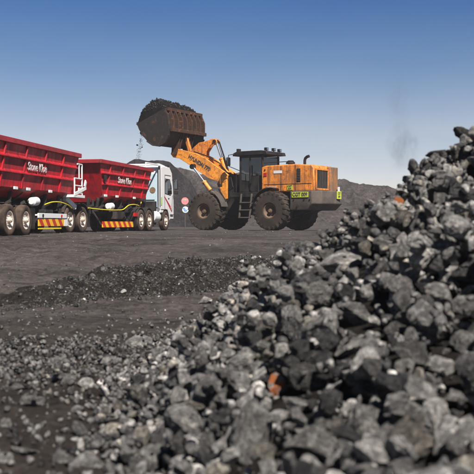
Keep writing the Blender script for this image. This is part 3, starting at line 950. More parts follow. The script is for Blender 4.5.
cnt = np.bincount(ids[ids >= 0], minlength=len(rocks))
yy, xx = np.mgrid[0:S, 0:S]
for i, q in enumerate(rocks):
    q['vis'] = int(cnt[i]) + (40 if q['hero'] and cnt[i] > 6 else 0)
    q['cnt'] = int(cnt[i])
    if cnt[i] > 0:
        mm_ = ids == i if cnt[i] > 0 and q['vis'] > 20 else None
        if mm_ is not None:
            q['px'], q['py'] = float(xx[mm_].mean()), float(yy[mm_].mean())
chosen = sorted(range(len(rocks)), key=lambda i: -rocks[i]['vis'])[:298]
chosen_set = set(chosen)

# labels: a look plus where it lies, ranked by size within that spot
def look(q):
    t = q['tone'][1]
    tw = 'near-black' if t < 0.07 else 'dark grey' if t < 0.105 else 'mid-grey' if t < 0.15 else 'light grey' if t < 0.2 else 'pale'
    a = sorted(q['ax'])
    sw = 'flat' if a[0] / a[1] < 0.62 else 'elongated' if a[2] / a[1] > 1.4 else 'blocky'
    return tw, sw
COLS = [(60, 'below the trailer wheels'), (115, 'below the lead trailer'), (180, 'below the truck cab'),
        (235, "below the loader's front tyre"), (285, "below the loader's rear tyre"), (335, "below the engine hood"), (385, 'past the loader tail'),
        (430, 'midway from loader to picture edge'), (999, 'by the picture edge')]
ROWS = [(250, 'on the crest'), (300, 'high on the heap'), (345, 'at mid-height'), (390, 'in the lower middle'), (432, 'low down'), (999, 'along the bottom edge')]
ORD = ['largest', 'second largest', 'third largest', 'fourth largest', 'fifth largest', 'sixth largest', 'seventh largest', 'eighth largest', 'ninth largest', 'tenth largest', 'eleventh largest', 'twelfth largest', 'thirteenth largest', 'fourteenth largest', 'fifteenth largest', 'sixteenth largest', 'seventeenth largest', 'eighteenth largest']
bins = {}
for i in chosen:
    q = rocks[i]
    if q['hero']: continue
    c = next(k for k, (lim, _) in enumerate(COLS) if q['px'] < lim)
    w_ = next(k for k, (lim, _) in enumerate(ROWS) if q['py'] < lim)
    bins.setdefault((w_, c, look(q)), []).append(i)
for (w_, c, lk), L in bins.items():
    L.sort(key=lambda i: -rocks[i]['cnt'])
    for n_, i in enumerate(L):
        pre = '' if n_ == 0 and len(L) == 1 else (ORD[min(n_, 17)] + ' ')
        rocks[i]['lab'] = f"{pre}{lk[0]} {lk[1]} rock {ROWS[w_][1]}, {COLS[c][1]}"

hi_mesh = {}
def hi_object(i, q):
    kx = i % NSH
    if kx not in hi_mesh:
        V, F = HI[kx]
        o = np_mesh('rock', V, F, M_ROCK)
        hi_mesh[kx] = o
        new = o
    else:
        new = hi_mesh[kx].copy(); link(new)
    if q['stain']:
        if new is hi_mesh[kx]: pass
        new.data = new.data.copy(); new.data.materials[0] = M_ROCKO
        if new is hi_mesh[kx]: hi_mesh.pop(kx)
    Rm = Matrix(q['R'].tolist()).to_4x4()
    new.matrix_world = Matrix.Translation((q['x'], q['y'], q['z'])) @ Rm @ Matrix.Diagonal((q['ax'][0] * 1.07, q['ax'][1] * 1.07, q['ax'][2] * 1.07, 1))
    new.color = (*q['tone'], 1)
    tag(new, q['lab'], 'rock', 'broken rocks and coal lumps of the heap')
    return new
for i in chosen:
    hi_object(i, rocks[i])

def merge(items, shapes, name, mat, label, cat):
    nv = len(shapes[0][0]); nf = len(shapes[0][1])
    V = np.empty((len(items), nv, 3), np.float32); F = np.empty((len(items), nf, 3), np.int32); C = np.ones((len(items), nv, 4), np.float32)
    for n_, (x, y, z, ax, Rm, tn) in enumerate(items):
        sv, sf = shapes[(n_ * 7) % len(shapes)]
        V[n_] = (sv * np.array(ax)[None, :] * 1.07) @ Rm.T + np.array([x, y, z])
        F[n_] = sf + n_ * nv
        C[n_, :, :3] = tn
    o = np_mesh(name, V.reshape(-1, 3), F.reshape(-1, 3), mat, colors=C.reshape(-1, 4))
    return tag(o, label, cat, kind='stuff')
rest = [(q['x'], q['y'], q['z'], q['ax'], q['R'], q['tone']) for i, q in enumerate(rocks) if i not in chosen_set]
merge(rest, MD, 'rubble', M_RUBBLE, 'smaller broken rocks filling the gaps of the grey heap', 'rubble')
merge(tiny, LO, 'gravel', M_RUBBLE, 'fine stone chips strewn over the heap and the dirt beside it', 'gravel')

# ------------------------------------------------------------------ berm of dark rubble by the haul road
bx_, by_ = np.meshgrid(np.arange(-6.0, 6.5, 0.03), np.arange(10.8, 18.6, 0.03))
bh, bd = berm_h(bx_, by_)
lump = np.clip(1.25 - bd, 0, 1)
bz = ground_z(bx_, by_) - 0.03 + bh + np.minimum(lump * 3, 1) * (0.03 + 0.06 * np.clip(fbm(bx_ * 3.5, by_ * 3.5, s=61, o=5), -1, 1.6)) * (0.5 + bh * 2)
o = np_mesh('rubble', np.stack([bx_, by_, bz], -1).reshape(-1, 3), grid_faces(*bx_.shape), M_BERM)
tag(o, 'low dark windrow of dug coal spoil beside the haul road', 'spoil berm', kind='stuff')
r = np.random.default_rng(77)
items = []
while len(items) < 17000:
    x, y = r.uniform(-6, 1.6, 2000), r.uniform(11, 18.4, 2000)
    hgt, dd = berm_h(x, y)
    keep = r.random(2000) < np.clip(1.25 - dd, 0, 1) ** 0.6 * 0.9 * np.clip((x + 3.4) / 1.3, 0.03, 1) + 0.004
    fx_, fy_ = ((x + 6.0) / 0.03).astype(int), ((y - 10.8) / 0.03).astype(int)
    zz = bz[fy_.clip(0, bz.shape[0] - 1), fx_.clip(0, bz.shape[1] - 1)] - 0.004
    zz = np.maximum(zz, ground_z(x, y) - 0.004)
    for a, b, c, kk_ in zip(x, y, zz, keep):
        if not kk_: continue
        s = 0.007 + 0.017 * r.random() ** 2.4 + (0.03 if r.random() < 0.012 else 0)
        items.append((a, b, c + s * 0.4, (s * r.uniform(.8, 1.5), s, s * r.uniform(.5, 1)), rotm(r), tone(r, 0.18 if r.random() < 0.985 else 1.2)))
merge(items, LO, 'gravel', M_RUBBLE, 'small stones strewn over the dark spoil berm', 'gravel')
# loose pebbles on the haul road
items = []
for t in range(2200):
    y = 10 + 30 * r.random() ** 1.8; x = r.uniform(-0.33, 0.33) * y
    s = 0.005 + 0.020 * r.random() ** 3
    z = float(ground_z(np.array([x]), np.array([y]))[0])
    items.append((x, y, z + s * 0.3, (s * r.uniform(.8, 1.4), s, s * r.uniform(.5, .9)), rotm(r), tone(r, 0.45)))
merge(items, LO, 'gravel', M_RUBBLE, 'loose pebbles scattered over the packed haul road', 'gravel')

# ------------------------------------------------------------------ wheels
def wheel(parent, c, side, R, w, rim_r, tyre_m, rim_m, lugs=0, dual=False, M=None, hub_out=0.04, dish=0.16):
    """axle along y; side = +1/-1 is the outer side. wheel > tyre, rim"""
    W = MB(M)
    W.cyl((c[0], c[1] - side * w * 0.1, c[2]), (c[0], c[1] + side * (w / 2 - dish + 0.12), c[2]), rim_r * 0.34, rim_r * 0.30, 24)
    W.cyl((c[0], c[1], c[2]), (c[0], c[1] + side * (w / 2 - dish + 0.17), c[2]), rim_r * 0.2, n=16)
    for k_ in range(10):
        t = 2 * PI * k_ / 10
        p = (c[0] + rim_r * 0.5 * math.cos(t), c[1] + side * (w / 2 - dish), c[2] + rim_r * 0.5 * math.sin(t))
        W.cyl(p, (p[0], p[1] + side * 0.05, p[2]), rim_r * 0.045, n=8)
    hub = W.build('wheel', rim_m, parent)
    T = MB(M)
    h2 = w / 2
    prof = [(-h2 * 0.72, rim_r), (-h2 * 0.96, rim_r * 1.14), (-h2, R * 0.80), (-h2 * 0.93, R * 0.93), (-h2 * 0.78, R * 0.975), (0, R * (0.955 if lugs else 1.0)),
            (h2 * 0.78, R * 0.975), (h2 * 0.93, R * 0.93), (h2, R * 0.80), (h2 * 0.96, rim_r * 1.14), (h2 * 0.72, rim_r)]
    cs_ = [c] if not dual else [c, (c[0], c[1] - side * (w + 0.05), c[2])]
    for cc in cs_:
        T.lathe(prof, cc, 56)
    if lugs:
        for k_ in range(lugs):
            for sd in (-1, 1):
                t0 = 2 * PI * (k_ + (0.5 if sd > 0 else 0)) / lugs
                vs = []
                # lug runs from the centre line out over the shoulder
                for (yy_, rr_, tt, hw) in ((0.02, 0.955, 0.10, 0.05), (0.50, 0.965, 0.045, 0.055), (0.92, 0.93, 0.0, 0.062), (1.0, 0.83, -0.01, 0.05)):
                    for e_ in (-1, 1):
                        for top in (0, 1):
                            rr2 = R * (rr_ + (0.045 if top and yy_ < 0.95 else 0.012 if top else -0.03))
                            y2 = sd * h2 * (yy_ + (0.05 if top and yy_ > 0.9 else 0))
                            t = t0 + sd * 0 + tt * 1.0 + e_ * hw * 0.9
                            vs.append((c[0] + rr2 * math.cos(t), c[1] + y2, c[2] + rr2 * math.sin(t)))
                fs = []
                for s_ in range(3):
                    a = s_ * 4; b = a + 4
                    fs += [(a + 1, a + 3, b + 3, b + 1), (a, a + 1, b + 1, b), (a + 3, a + 2, b + 2, b + 3)]
                fs += [(0, 2, 3, 1), (12, 13, 15, 14)]
                T.add(vs, fs)
    T.build('tyre', tyre_m, hub, smooth=40)
    Q = MB(M)
    yo = side * h2
    prof = [(yo * 0.78, rim_r * 1.06), (yo * 0.84, rim_r * 1.03), (yo * 0.80, rim_r * 0.93), (yo - side * dish * 0.8, rim_r * 0.84), (yo - side * dish, rim_r * 0.62), (yo - side * (dish - 0.01), rim_r * 0.3),
            (yo - side * (dish + 0.05), rim_r * 0.3), (yo - side * (dish + 0.04), rim_r * 0.85), (-yo * 0.7, rim_r * 0.96), (-yo * 0.7, rim_r * 1.02)]
    Q.lathe(prof, c, 40)
    Q.build('rim', rim_m, hub, smooth=35)
    return hub

# ------------------------------------------------------------------ trucks and trailers
def along(origin, hd, t):
    return (origin[0] + math.sin(hd) * t, origin[1] + math.cos(hd) * t)
HR, HL = rad(9.0), rad(13.3)
KT = 0.94                     # trailers and truck sit a little nearer than the loader
OR, OL = (-7.5, 28.5), (-5.88, 38.7)
WR = 0.53   # truck tyre radius
WD = 2.55   # width

def bin_(parent, x0, x1, zt, zb, ribs, words, words_x):
    """side tipper body; near side is y=0, far side y=WD; tapered ends and sides"""
    e0, e1 = 0.75, 0.62        # how far the ends slope in at the bottom
    t = 0.03
    sb = MB()
    def ring(f, inset=0.0):
        # f 0 = top, 1 = foot of the side wall, 2 = floor
        if f == 0: yy, z, a, b = 0, zt, 0, 0
        elif f == 1: yy, z, a, b = 0.16, zb, e0 * 0.85, e1 * 0.85
        else: yy, z, a, b = 0.62, zb - 0.30, e0, e1
        return [(x0 + a + inset, yy + inset, z), (x1 - b - inset, yy + inset, z), (x1 - b - inset, WD - yy - inset, z), (x0 + a + inset, WD - yy - inset, z)]
    rs = [ring(0), ring(1), ring(2)]; ri = [ring(0, t), ring(1, t), ring(2, t)]
    ri[2] = [(p[0], p[1], p[2] + t) for p in ri[2]]
    vs = sum(rs, []) + sum(ri, [])
    fs = []
    for l in range(2):
        for k_ in range(4):
            a, b = l * 4 + k_, l * 4 + (k_ + 1) % 4
            fs.append((a, b, b + 4, a + 4)); fs.append((12 + a, 12 + a + 4, 12 + b + 4, 12 + b))
    fs += [(8, 9, 10, 11), (20, 23, 22, 21)]
    for k_ in range(4):
        a, b = k_, (k_ + 1) % 4
        fs.append((a, 12 + a, 12 + b, b))
    sb.add(vs, fs)
    body = sb.build('bin', M_RED, parent, smooth=10)
    rim = MB()
    for yy in (-0.035, WD + 0.035):
        rim.box(((x0 + x1) / 2, yy, zt + 0.005), (x1 - x0 + 0.14, 0.10, 0.17))
    for xx in (x0 - 0.02, x1 + 0.02):
        rim.box((xx, WD / 2, zt + 0.005), (0.098, WD - 0.036, 0.166))
    rim.build('top_rail', M_REDD, parent, bevel=0.012)
    # stiffeners run along the side, vertical ribs cross them
    st = MB()
    for f in (0.34, 0.67):
        z = zt + (zb - zt) * f
        a = x0 + e0 * 0.85 * f; b = x1 - e1 * 0.85 * f
        for s_, yy in ((-1, 0.16 * f), (1, WD - 0.16 * f)):
            st.prism([(yy + s_ * -0.02 * 0, z + 0.10), (yy + s_ * 0.085, z + 0.01), (yy + s_ * 0.085, z - 0.02), (yy, z - 0.035)], a + 0.02, b - 0.02, axis='x')
    st.build('stiffener', M_RED, parent, smooth=10)
    for xr in ribs:
        for s_, y0_ in ((-1, 0.0), (1, WD)):
            rb = MB()
            ya, yb = y0_ + s_ * 0.022, y0_ - s_ * 0.16 + s_ * 0.022
            rb.bar((xr + 0.09, ya, zt - 0.09), (xr - 0.09, yb, zb - 0.02), 0.09, 0.05, up=(0, 1, 0))
            rb.build('rib', M_RED, parent, bevel=0.006)
    n_ = 5
    for i in range(n_):
        ft = MB()
        xr = x0 + e0 + 0.25 + (x1 - x0 - e0 - e1 - 0.5) * i / (n_ - 1)
        ft.prism([(0.33, zb - 0.12), (WD - 0.33, zb - 0.12), (WD - 0.75, zb - 0.46), (0.75, zb - 0.46)], xr - 0.05, xr + 0.05, axis='x')
        ft.build('bin_cradle', M_CHASSIS, parent)
    # tipping rams' hinge covers, pale scraped patches along the foot
    zz = zt + (zb - zt) * 0.5
    for wx, sz in words_x:
        tilt = math.atan2(0.16, zt - zb)
        yl = 0.16 * 0.5 - 0.075
        text('lettering', words, sz, (wx, yl, zz + 0.0), (PI / 2 + tilt, 0, 0), M_LETW, parent, 0.008, 0.004, 0.98)
    # dusty load just visible under the rail
    return body

def load_mesh(parent, x0, x1, z, seed):
    xs, ys = np.meshgrid(np.linspace(x0, x1, 60), np.linspace(0.2, WD - 0.2, 24))
    zz = z + 0.10 * fbm(xs * 1.5, ys * 1.5, s=seed, o=4)
    o = np_mesh('coal_load', np.stack([xs, ys, zz], -1).reshape(-1, 3), grid_faces(*xs.shape), M_LOAD, parent=parent)
    return o

def chassis(parent, x0, x1, ztop=1.12):
    c = MB()
    for yy in (0.75, WD - 0.75):
        c.box(((x0 + x1) / 2, yy, ztop - 0.16), (x1 - x0, 0.12, 0.32))
    n_ = int((x1 - x0) / 1.2)
    for i in range(n_ + 1):
        xx = x0 + 0.1 + (x1 - x0 - 0.2) * i / n_
        c.box((xx, WD / 2, ztop - 0.14), (0.10, WD - 1.62, 0.2))
        c.bar((xx, 0.68, ztop - 0.2), (xx, 0.2, ztop + 0.05), 0.07, 0.10)
        c.bar((xx, WD - 0.68, ztop - 0.2), (xx, WD - 0.2, ztop + 0.05), 0.07, 0.10)
    return c.build('chassis', M_CHASSIS, parent, bevel=0.008)

def axle(parent, x, M=None):
    a = MB(M)
    a.cyl((x, 0.25, WR), (x, WD - 0.25, WR), 0.075)
    a.box((x, 0.8, WR + 0.2), (0.75, 0.09, 0.07)); a.box((x, WD - 0.8, WR + 0.2), (0.75, 0.09, 0.07))
    a.cyl((x, 0.75, WR - 0.02), (x, 0.62, WR - 0.02), 0.2)
    a.build('axle', M_CHASSIS, parent)

def truck_wheels(parent, xs, single=False, M=None):
    for x in xs:
        for side, y in ((-1, 0.15), (1, WD - 0.15)):
            wheel(parent, (x, y, WR), side, WR, 0.28, 0.30, M_TTYRE, M_TRIM, lugs=0, dual=not single, dish=0.10)

def underrun(parent, x0, x1, z_bar, with_bar=True):
    if with_bar:
        b = MB(); b.box(((x0 + x1) / 2 + 0.1, 0.02, z_bar), (x1 - x0 + 0.3, 0.05, 0.17))
        for xx in (x0 + 0.2, x1 - 0.2):
            b.box((xx, 0.22, z_bar + 0.02), (0.06, 0.34, 0.06))
        bar_ = b.build('side_rail', M_WHITE, parent, bevel=0.008)
        d = MB(); d.cyl((x0 + 0.35, -0.004, z_bar), (x0 + 0.35, -0.03, z_bar), 0.06); d.build('reflector', M_BLACK, bar_)
        d = MB(); d.cyl((x1 - 0.35, -0.004, z_bar), (x1 - 0.35, -0.03, z_bar), 0.055); d.build('reflector', M_LAMPRED, bar_)
    c = MB(); c.box(((x0 + x1) / 2, 0.03, z_bar - 0.245), (x1 - x0, 0.03, 0.26))
    c.build('chevron_board', M_CHEV, parent)
    if with_bar:
        w = MB(); w.box((x1 + 0.22, 0.03, z_bar - 0.24), (0.36, 0.03, 0.27)); w.build('end_plate', M_WHITE, parent)
        w = MB(); w.box(((x0 + x1) / 2 - 0.1, 0.05, z_bar - 0.46), (x1 - x0 - 0.3, 0.03, 0.05)); w.build('reflective_strip', M_YSTRIP, parent)
    for xx in (x0 + 0.15, x1 - 0.15):
        h = MB(); h.bar((xx, 0.10, z_bar - 0.3), (xx, 0.55, 0.95), 0.05, 0.05)
        h.build('rail_bracket', M_CHASSIS, parent)

def tank(parent, x, z, r=0.155, y=0.18):
    t = MB()
    t.cyl((x - 0.17, y, z), (x + 0.30, y + 0.02, z + 0.03), r)
    t.cyl((x - 0.24, y, z), (x - 0.17, y, z), r * 0.6, r)
    t.cyl((x + 0.30, y + 0.02, z + 0.03), (x + 0.34, y + 0.02, z + 0.03), r, r * 0.7)
    t.build('air_tank', M_WHITE, parent, bevel=0.01)

def hose(parent, pts, m_=None, rr_=0.022):
    # smooth the given points a little
    P = [Vector(p) for p in pts]; out = []
    for i in range(len(P) - 1):
        for s_ in range(5):
            t = s_ / 5
            p0, p1, p2, p3 = P[max(i - 1, 0)], P[i], P[i + 1], P[min(i + 2, len(P) - 1)]
            out.append(0.5 * ((2 * p1) + (p2 - p0) * t + (2 * p0 - 5 * p1 + 4 * p2 - p3) * t * t + (3 * p1 - p0 - 3 * p2 + p3) * t ** 3))
    out.append(P[-1])
    MB().tube(out, rr_).build('hose', m_ or M_YSTRIP, parent)

def rams(parent, xs, z):
    for x in xs:
        m_ = MB(); m_.cyl((x, 0.42, 0.98), (x, 0.34, z), 0.075, n=14); m_.box((x, 0.44, 1.0), (0.2, 0.16, 0.2)); m_.build('tipping_ram', M_CHASSIS, parent, bevel=0.008)

# rear trailer
rt = empty('side_tipper_trailer', (OR[0] * KT, OR[1] * KT, float(ground_z(np.array(OR[0] * KT), np.array(OR[1] * KT + 2)))), PI / 2 - HR, 'long red side tipper trailer, last in the road train, cut by the picture edge', 'trailer')
bin_(rt, -2.4, 7.62, 3.12, 1.62, [-1.4, 0.35, 2.15, 3.95, 5.75], 'Stone Kloe', [(3.2, 0.40)])
load_mesh(rt, -2.2, 7.4, 2.86, 5)
chassis(rt, -2.4, 7.4)
for x in (-0.52, 0.84, 2.2): axle(rt, x)
truck_wheels(rt, (-0.52, 0.84, 2.2))
underrun(rt, 3.3, 5.9, 0.70)
tank(rt, 3.25, 1.18)
hose(rt, [(4.1, 0.1, 1.10), (4.6, 0.02, 1.20), (5.4, 0.0, 1.22), (6.3, 0.02, 1.14), (7.0, 0.1, 1.02)])
rams(rt, (-1.3, 0.2, 1.6, 3.6, 4.8, 6.2), 1.5)
# scraped pale hinge pads on the foot of the wall
for x in (1.5, 2.6, 4.7):
    m_ = MB(); m_.box((x, 0.11, 1.60), (0.30, 0.05, 0.10)); m_.build('hinge_pad', M_WHITE, rt, bevel=0.01)
# access ladder with platform at the front of the rear trailer
ld = MB()
for x in (6.95, 7.85):
    ld.tube([(x, -0.03, 1.55), (x, -0.03, 2.78 if x > 7 else 2.20)], 0.032)
ld.tube([(7.30, -0.03, 2.78), (7.85, -0.03, 2.78)], 0.03)
ld.tube([(6.95, -0.03, 2.20), (7.85, -0.03, 2.20)], 0.03); ld.tube([(6.95, -0.03, 1.92), (7.85, -0.03, 1.92)], 0.026)
ld.tube([(7.50, -0.03, 2.20), (7.50, -0.03, 2.78)], 0.026)
ladder = ld.build('ladder', M_WHITE, rt)
pl = MB(); pl.box((7.42, 0.30, 1.50), (1.35, 0.75, 0.11)); pl.bar((6.85, -0.06, 1.56), (8.25, -0.06, 1.86), 0.05, 0.13); pl.bar((8.1, -0.06, 1.9), (8.25, -0.06, 2.15), 0.05, 0.16)
pl.box((7.55, -0.05, 1.72), (0.35, 0.05, 0.24))
pl.build('platform', M_WHITE, rt, bevel=0.008)
nk = MB(); nk.box((7.2, 0.75, 1.28), (0.7, 0.5, 0.36)); nk.bar((6.9, 0.35, 1.42), (7.6, 0.2, 1.05), 0.2, 0.2); nk.build('gooseneck', M_WHITE, rt, bevel=0.02)
fr = MB(); fr.box((7.3, WD / 2, 1.2), (1.0, 1.0, 0.16)); fr.build('kingpin_plate', M_CHASSIS, rt)

# lead trailer
lt = empty('side_tipper_trailer', (OL[0] * KT, OL[1] * KT, 0), PI / 2 - HL, 'short red side tipper trailer coupled behind the white truck cab', 'trailer')
bin_(lt, 0.0, 6.9, 3.05, 1.62, [1.15, 2.75, 4.35, 5.75], 'Stone Kloe', [(3.05, 0.40)])
load_mesh(lt, 0.2, 6.7, 2.9, 8)
chassis(lt, -3.9, 6.9)
for x in (-3.07, -1.80): axle(lt, x)
truck_wheels(lt, (-3.07, -1.80))
underrun(lt, 0.3, 4.2, 0.58, with_bar=False)
tank(lt, 1.55, 1.12, 0.16)
rams(lt, (0.6, 1.1, 2.4, 3.4, 4.4, 5.6), 1.5)
hose(lt, [(-1.2, 0.05, 1.02), (0.0, 0.0, 0.98), (1.2, 0.02, 0.97), (2.1, 0.03, 0.98), (2.8, 0.0, 1.02), (3.5, 0, 1.22), (4.3, 0.0, 1.28), (5.1, 0.05, 1.24)])
m_ = MB(); m_.box((0.55, -0.02, 2.35), (0.22, 0.05, 0.26)); m_.build('bracket', M_BLACK, lt, bevel=0.01)
for x in (0.9, 2.3, 4.6):
    m_ = MB(); m_.box((x, 0.11, 1.60), (0.30, 0.05, 0.10)); m_.build('hinge_pad', M_WHITE, lt, bevel=0.01)
m_ = MB()
for x in (-3.07, -1.80):
    pts = [(x + 0.66 * math.cos(rad(a)), 0.66 * math.sin(rad(a)) + WR) for a in range(25, 156, 13)]
    for i in range(len(pts) - 1):
        m_.bar((pts[i][0], 0.32, pts[i][1]), (pts[i + 1][0], 0.32, pts[i + 1][1]), 0.60, 0.02, up=(0, 0, 1))
m_.build('mudguard', M_CHASSIS, lt)
m_ = MB(); m_.box((4.6, 0.05, 0.80), (0.5, 0.08, 0.18)); m_.build('rear_lamp', M_LAMPRED, lt, bevel=0.01)

# truck tractor: origin under the near front corner line, x forward from the lead trailer's origin
OT = along(OL, HL, 5.0)
tr = empty('truck', (OT[0] * KT, OT[1] * KT, 0), PI / 2 - HL, 'white cab-over truck pulling the two red trailers, seen from behind', 'truck')
# x here = t - 5.0
m_ = MB()
for yy in (0.8, WD - 0.8): m_.box((2.75, yy, 0.95), (5.6, 0.10, 0.28))
for xx in (0.1, 1.0, 2.2, 3.4): m_.box((xx, WD / 2, 0.95), (0.1, WD - 1.7, 0.2))
m_.build('chassis', M_CHASSIS, tr, bevel=0.006)
for x in (0.39, 1.62): axle(tr, x)
truck_wheels(tr, (0.39, 1.62))
truck_wheels(tr, (4.30,), single=True)
axle(tr, 4.30)
m_ = MB(); m_.cyl((1.0, WD / 2, 1.1), (1.0, WD / 2, 1.2), 0.5); m_.build('fifth_wheel', M_BLACK, tr)
m_ = MB(); m_.cyl((2.55, 0.32, 0.72), (3.45, 0.32, 0.72), 0.30, n=28); m_.build('fuel_tank', M_WHITE, tr, bevel=0.02)
m_ = MB(); m_.box((2.35, 0.3, 0.7), (0.12, 0.5, 0.62)); m_.build('battery_box', M_BLACK, tr, bevel=0.02)
# cab shell: side profile (x, z) with openings for side window
X0c, X1c = 3.5, 5.80
cabp = [(X0c, 0.92), (X0c, 3.32), (X0c + 0.5, 3.42), (X1c - 0.75, 3.40), (X1c - 0.32, 3.12), (X1c - 0.16, 2.45), (X1c - 0.02, 1.85), (X1c, 0.95), (X1c - 0.05, 0.55), (X1c - 0.82, 0.55), (X1c - 0.93, 0.9), (X1c - 1.1, 1.08), (X1c - 1.75, 1.08), (X1c - 1.9, 0.92)]
m_ = MB(); m_.prism(cabp, 0.06, WD - 0.06); cabo = m_.build('cab', M_WHITE, tr, bevel=0.05)
# dark glazing, door outline, stripes on the near side
m_ = MB(); m_.prism([(4.25, 1.98), (4.25, 2.72), (5.05, 2.72), (5.30, 2.42), (5.42, 2.05), (5.2, 1.92)], 0.045, 0.10); m_.build('window', M_GLASSD, cabo)
m_ = MB(); m_.prism([(4.24, 1.95), (4.24, 2.76), (5.07, 2.76), (5.35, 2.42), (5.46, 2.02), (5.2, 1.88)], 0.052, 0.07); m_.build('window_frame', M_BLACK, cabo)
m_ = MB(); m_.prism([(X1c - 0.30, 3.02), (X1c - 0.14, 2.45), (X1c, 1.9), (X1c + 0.03, 1.9), (X1c - 0.10, 2.45), (X1c - 0.26, 3.04)], 0.16, WD - 0.16); m_.build('windscreen', M_GLASSD, cabo)
for i in range(3):
    m_ = MB(); m_.prism([(4.05 + i * 0.22, 1.80 - i * 0.12), (4.20 + i * 0.22, 1.80 - i * 0.12), (5.25 + i * .1, 1.28 - i * 0.12), (5.10 + i * .1, 1.28 - i * 0.12)], 0.050, 0.062); m_.build('stripe', M_STRIPE, cabo)
m_ = MB(); m_.box((3.62, 0.052, 1.55), (0.16, 0.02, 0.42)); m_.build('sticker', M_GREEN, cabo)
m_ = MB(); m_.box((4.86, 0.052, 1.72), (0.16, 0.03, 0.04)); m_.build('door_handle', M_BLACK, cabo)
for a, b in (((4.18, 1.15), (4.18, 2.95)), ((5.42, 1.0), (5.52, 1.9)), ((4.2, 2.95), (5.2, 2.95)), ((3.55, 1.12), (4.1, 1.12))):
    m_ = MB(); m_.bar((a[0], 0.055, a[1]), (b[0], 0.055, b[1]), 0.022, 0.018); m_.build('door_seam', M_BLACK, cabo)
# rear wall panel
m_ = MB(); m_.box((X0c - 0.03, WD / 2, 2.10), (0.05, WD - 0.30, 1.75)); rp = m_.build('rear_panel', M_PALEB, tr, bevel=0.02)
m_ = MB(); m_.cyl((X0c - 0.05, 0.48, 2.12), (X0c - 0.07, 0.48, 2.12), 0.16, n=24); m_.build('sticker', M_BROWN, rp)
m_ = MB(); m_.box((X0c - 0.06, 0.62, 1.60), (0.02, 0.5, 0.05)); m_.build('grab_bar', M_BLACK, rp)
m_ = MB(); m_.box((X0c - 0.25, 0.55, 1.28), (0.35, 0.6, 0.5)); m_.cyl((X0c - 0.35, 0.85, 1.4), (X0c - 0.35, 0.85, 1.85), 0.1); m_.box((X0c - 0.3, 1.5, 1.3), (0.3, 0.9, 0.5)); m_.build('air_unit', M_BLACK, tr, bevel=0.02)
m_ = MB(); m_.box((X0c - 0.10, 0.10, 2.3), (0.12, 0.10, 2.15)); m_.build('exhaust_stack', M_BLACK, tr, bevel=0.02)
m_ = MB(); m_.box((X0c - 0.12, WD / 2, 3.43), (0.14, WD - 0.1, 0.07)); m_.bar((X0c - 0.12, 0.12, 3.43), (X0c - 2.2, 0.12, 3.40), 0.07, 0.07); m_.bar((X0c - 2.2, 0.12, 3.40), (X0c - 2.2, 0.12, 3.05), 0.05, 0.05, up=(1, 0, 0)); m_.build('tarp_frame', M_WHITE, tr, bevel=0.01)
for s_, yy in ((-1, -0.14), (1, WD + 0.14)):
    m_ = MB(); m_.box((X1c - 0.22, yy, 2.50), (0.14, 0.20, 0.55)); m_.box((X1c - 0.22, yy, 2.08), (0.14, 0.20, 0.22)); mr = m_.build('mirror', M_BLACK, tr, bevel=0.03)
    m_ = MB(); m_.box((X1c - 0.295, yy, 2.50), (0.01, 0.16, 0.48)); m_.build('mirror_glass', M_MIRROR, mr)
    m_ = MB(); m_.bar((X1c - 0.22, yy, 2.72), (X1c - 0.3, yy - s_ * 0.22, 2.75), 0.03, 0.03); m_.build('mirror_arm', M_BLACK, mr)
m_ = MB(); m_.box((X1c - 1.0, 0.1, 3.46), (0.25, 0.12, 0.08)); m_.build('roof_lamp', M_BLACK, tr, bevel=0.01)
m_ = MB()
for z in (0.62, 0.85): m_.box((X1c - 0.45, 0.04, z), (0.5, 0.06, 0.04))
m_.build('step', M_BLACK, tr)
m_ = MB(); m_.prism([(4.30 + 0.62 * math.cos(rad(a)), 0.62 * math.sin(rad(a)) + WR) for a in range(10, 171, 16)] + [(4.30 + 0.57 * math.cos(rad(a)), 0.57 * math.sin(rad(a)) + WR) for a in range(170, 9, -16)], 0.04, 0.5); m_.build('mudguard', M_BLACK, tr)
m_ = MB()
for x in (0.39, 1.62):
    m_.prism([(x + 0.64 * math.cos(rad(a)), 0.64 * math.sin(rad(a)) + WR) for a in range(20, 161, 14)] + [(x + 0.61 * math.cos(rad(a)), 0.61 * math.sin(rad(a)) + WR) for a in range(160, 19, -14)], 0.04, 0.62)
m_.build('mudguard', M_CHASSIS, tr)

def flap(parent, x, w_=0.55, z0=0.22, z1=0.95):
    m_ = MB(); m_.box((x, 0.30, (z0 + z1) / 2), (0.02, w_, z1 - z0)); m_.build('mudflap', M_BLACK, parent)
for x in (-1.3, 2.98): flap(rt, x)
for x in (-3.9, -1.1): flap(lt, x)
for x in (-0.35, 2.32): flap(tr, x)
for par, spots in ((rt, (3.9, 4.7, 5.6, 6.5)), (lt, (0.2, 1.0, 2.2, 3.0, 3.9, 5.2, 6.0))):
    for k_, x in enumerate(spots):
        m_ = MB(); m_.box((x, 0.62, 1.28 + 0.05 * (k_ % 2)), (0.16, 0.12, 0.42)); m_.cyl((x + 0.3, 0.55, 1.1), (x + 0.3, 0.55, 1.42), 0.06, n=10)
        m_.build('hinge_post', M_CHASSIS, par, bevel=0.01)
m_ = MB(); m_.box((4.9, 0.45, 0.72), (0.8, 0.45, 0.42)); m_.build('tool_box', M_CHASSIS, rt, bevel=0.02)
m_ = MB(); m_.box((3.2, 0.5, 0.75), (1.2, 0.45, 0.36)); m_.build('tool_box', M_CHASSIS, lt, bevel=0.02)
for k_ in range(3):
    m_ = MB(); m_.tube([(3.2, 0.9 + 0.12 * k_, 1.5), (2.9, 0.9 + 0.12 * k_, 1.15), (2.4, 0.95 + 0.1 * k_, 1.2), (2.1, 1.0 + 0.1 * k_, 1.5)], 0.02)
    m_.build('air_line', (M_LAMPRED, M_YSTRIP, M_BLACK)[k_], tr)
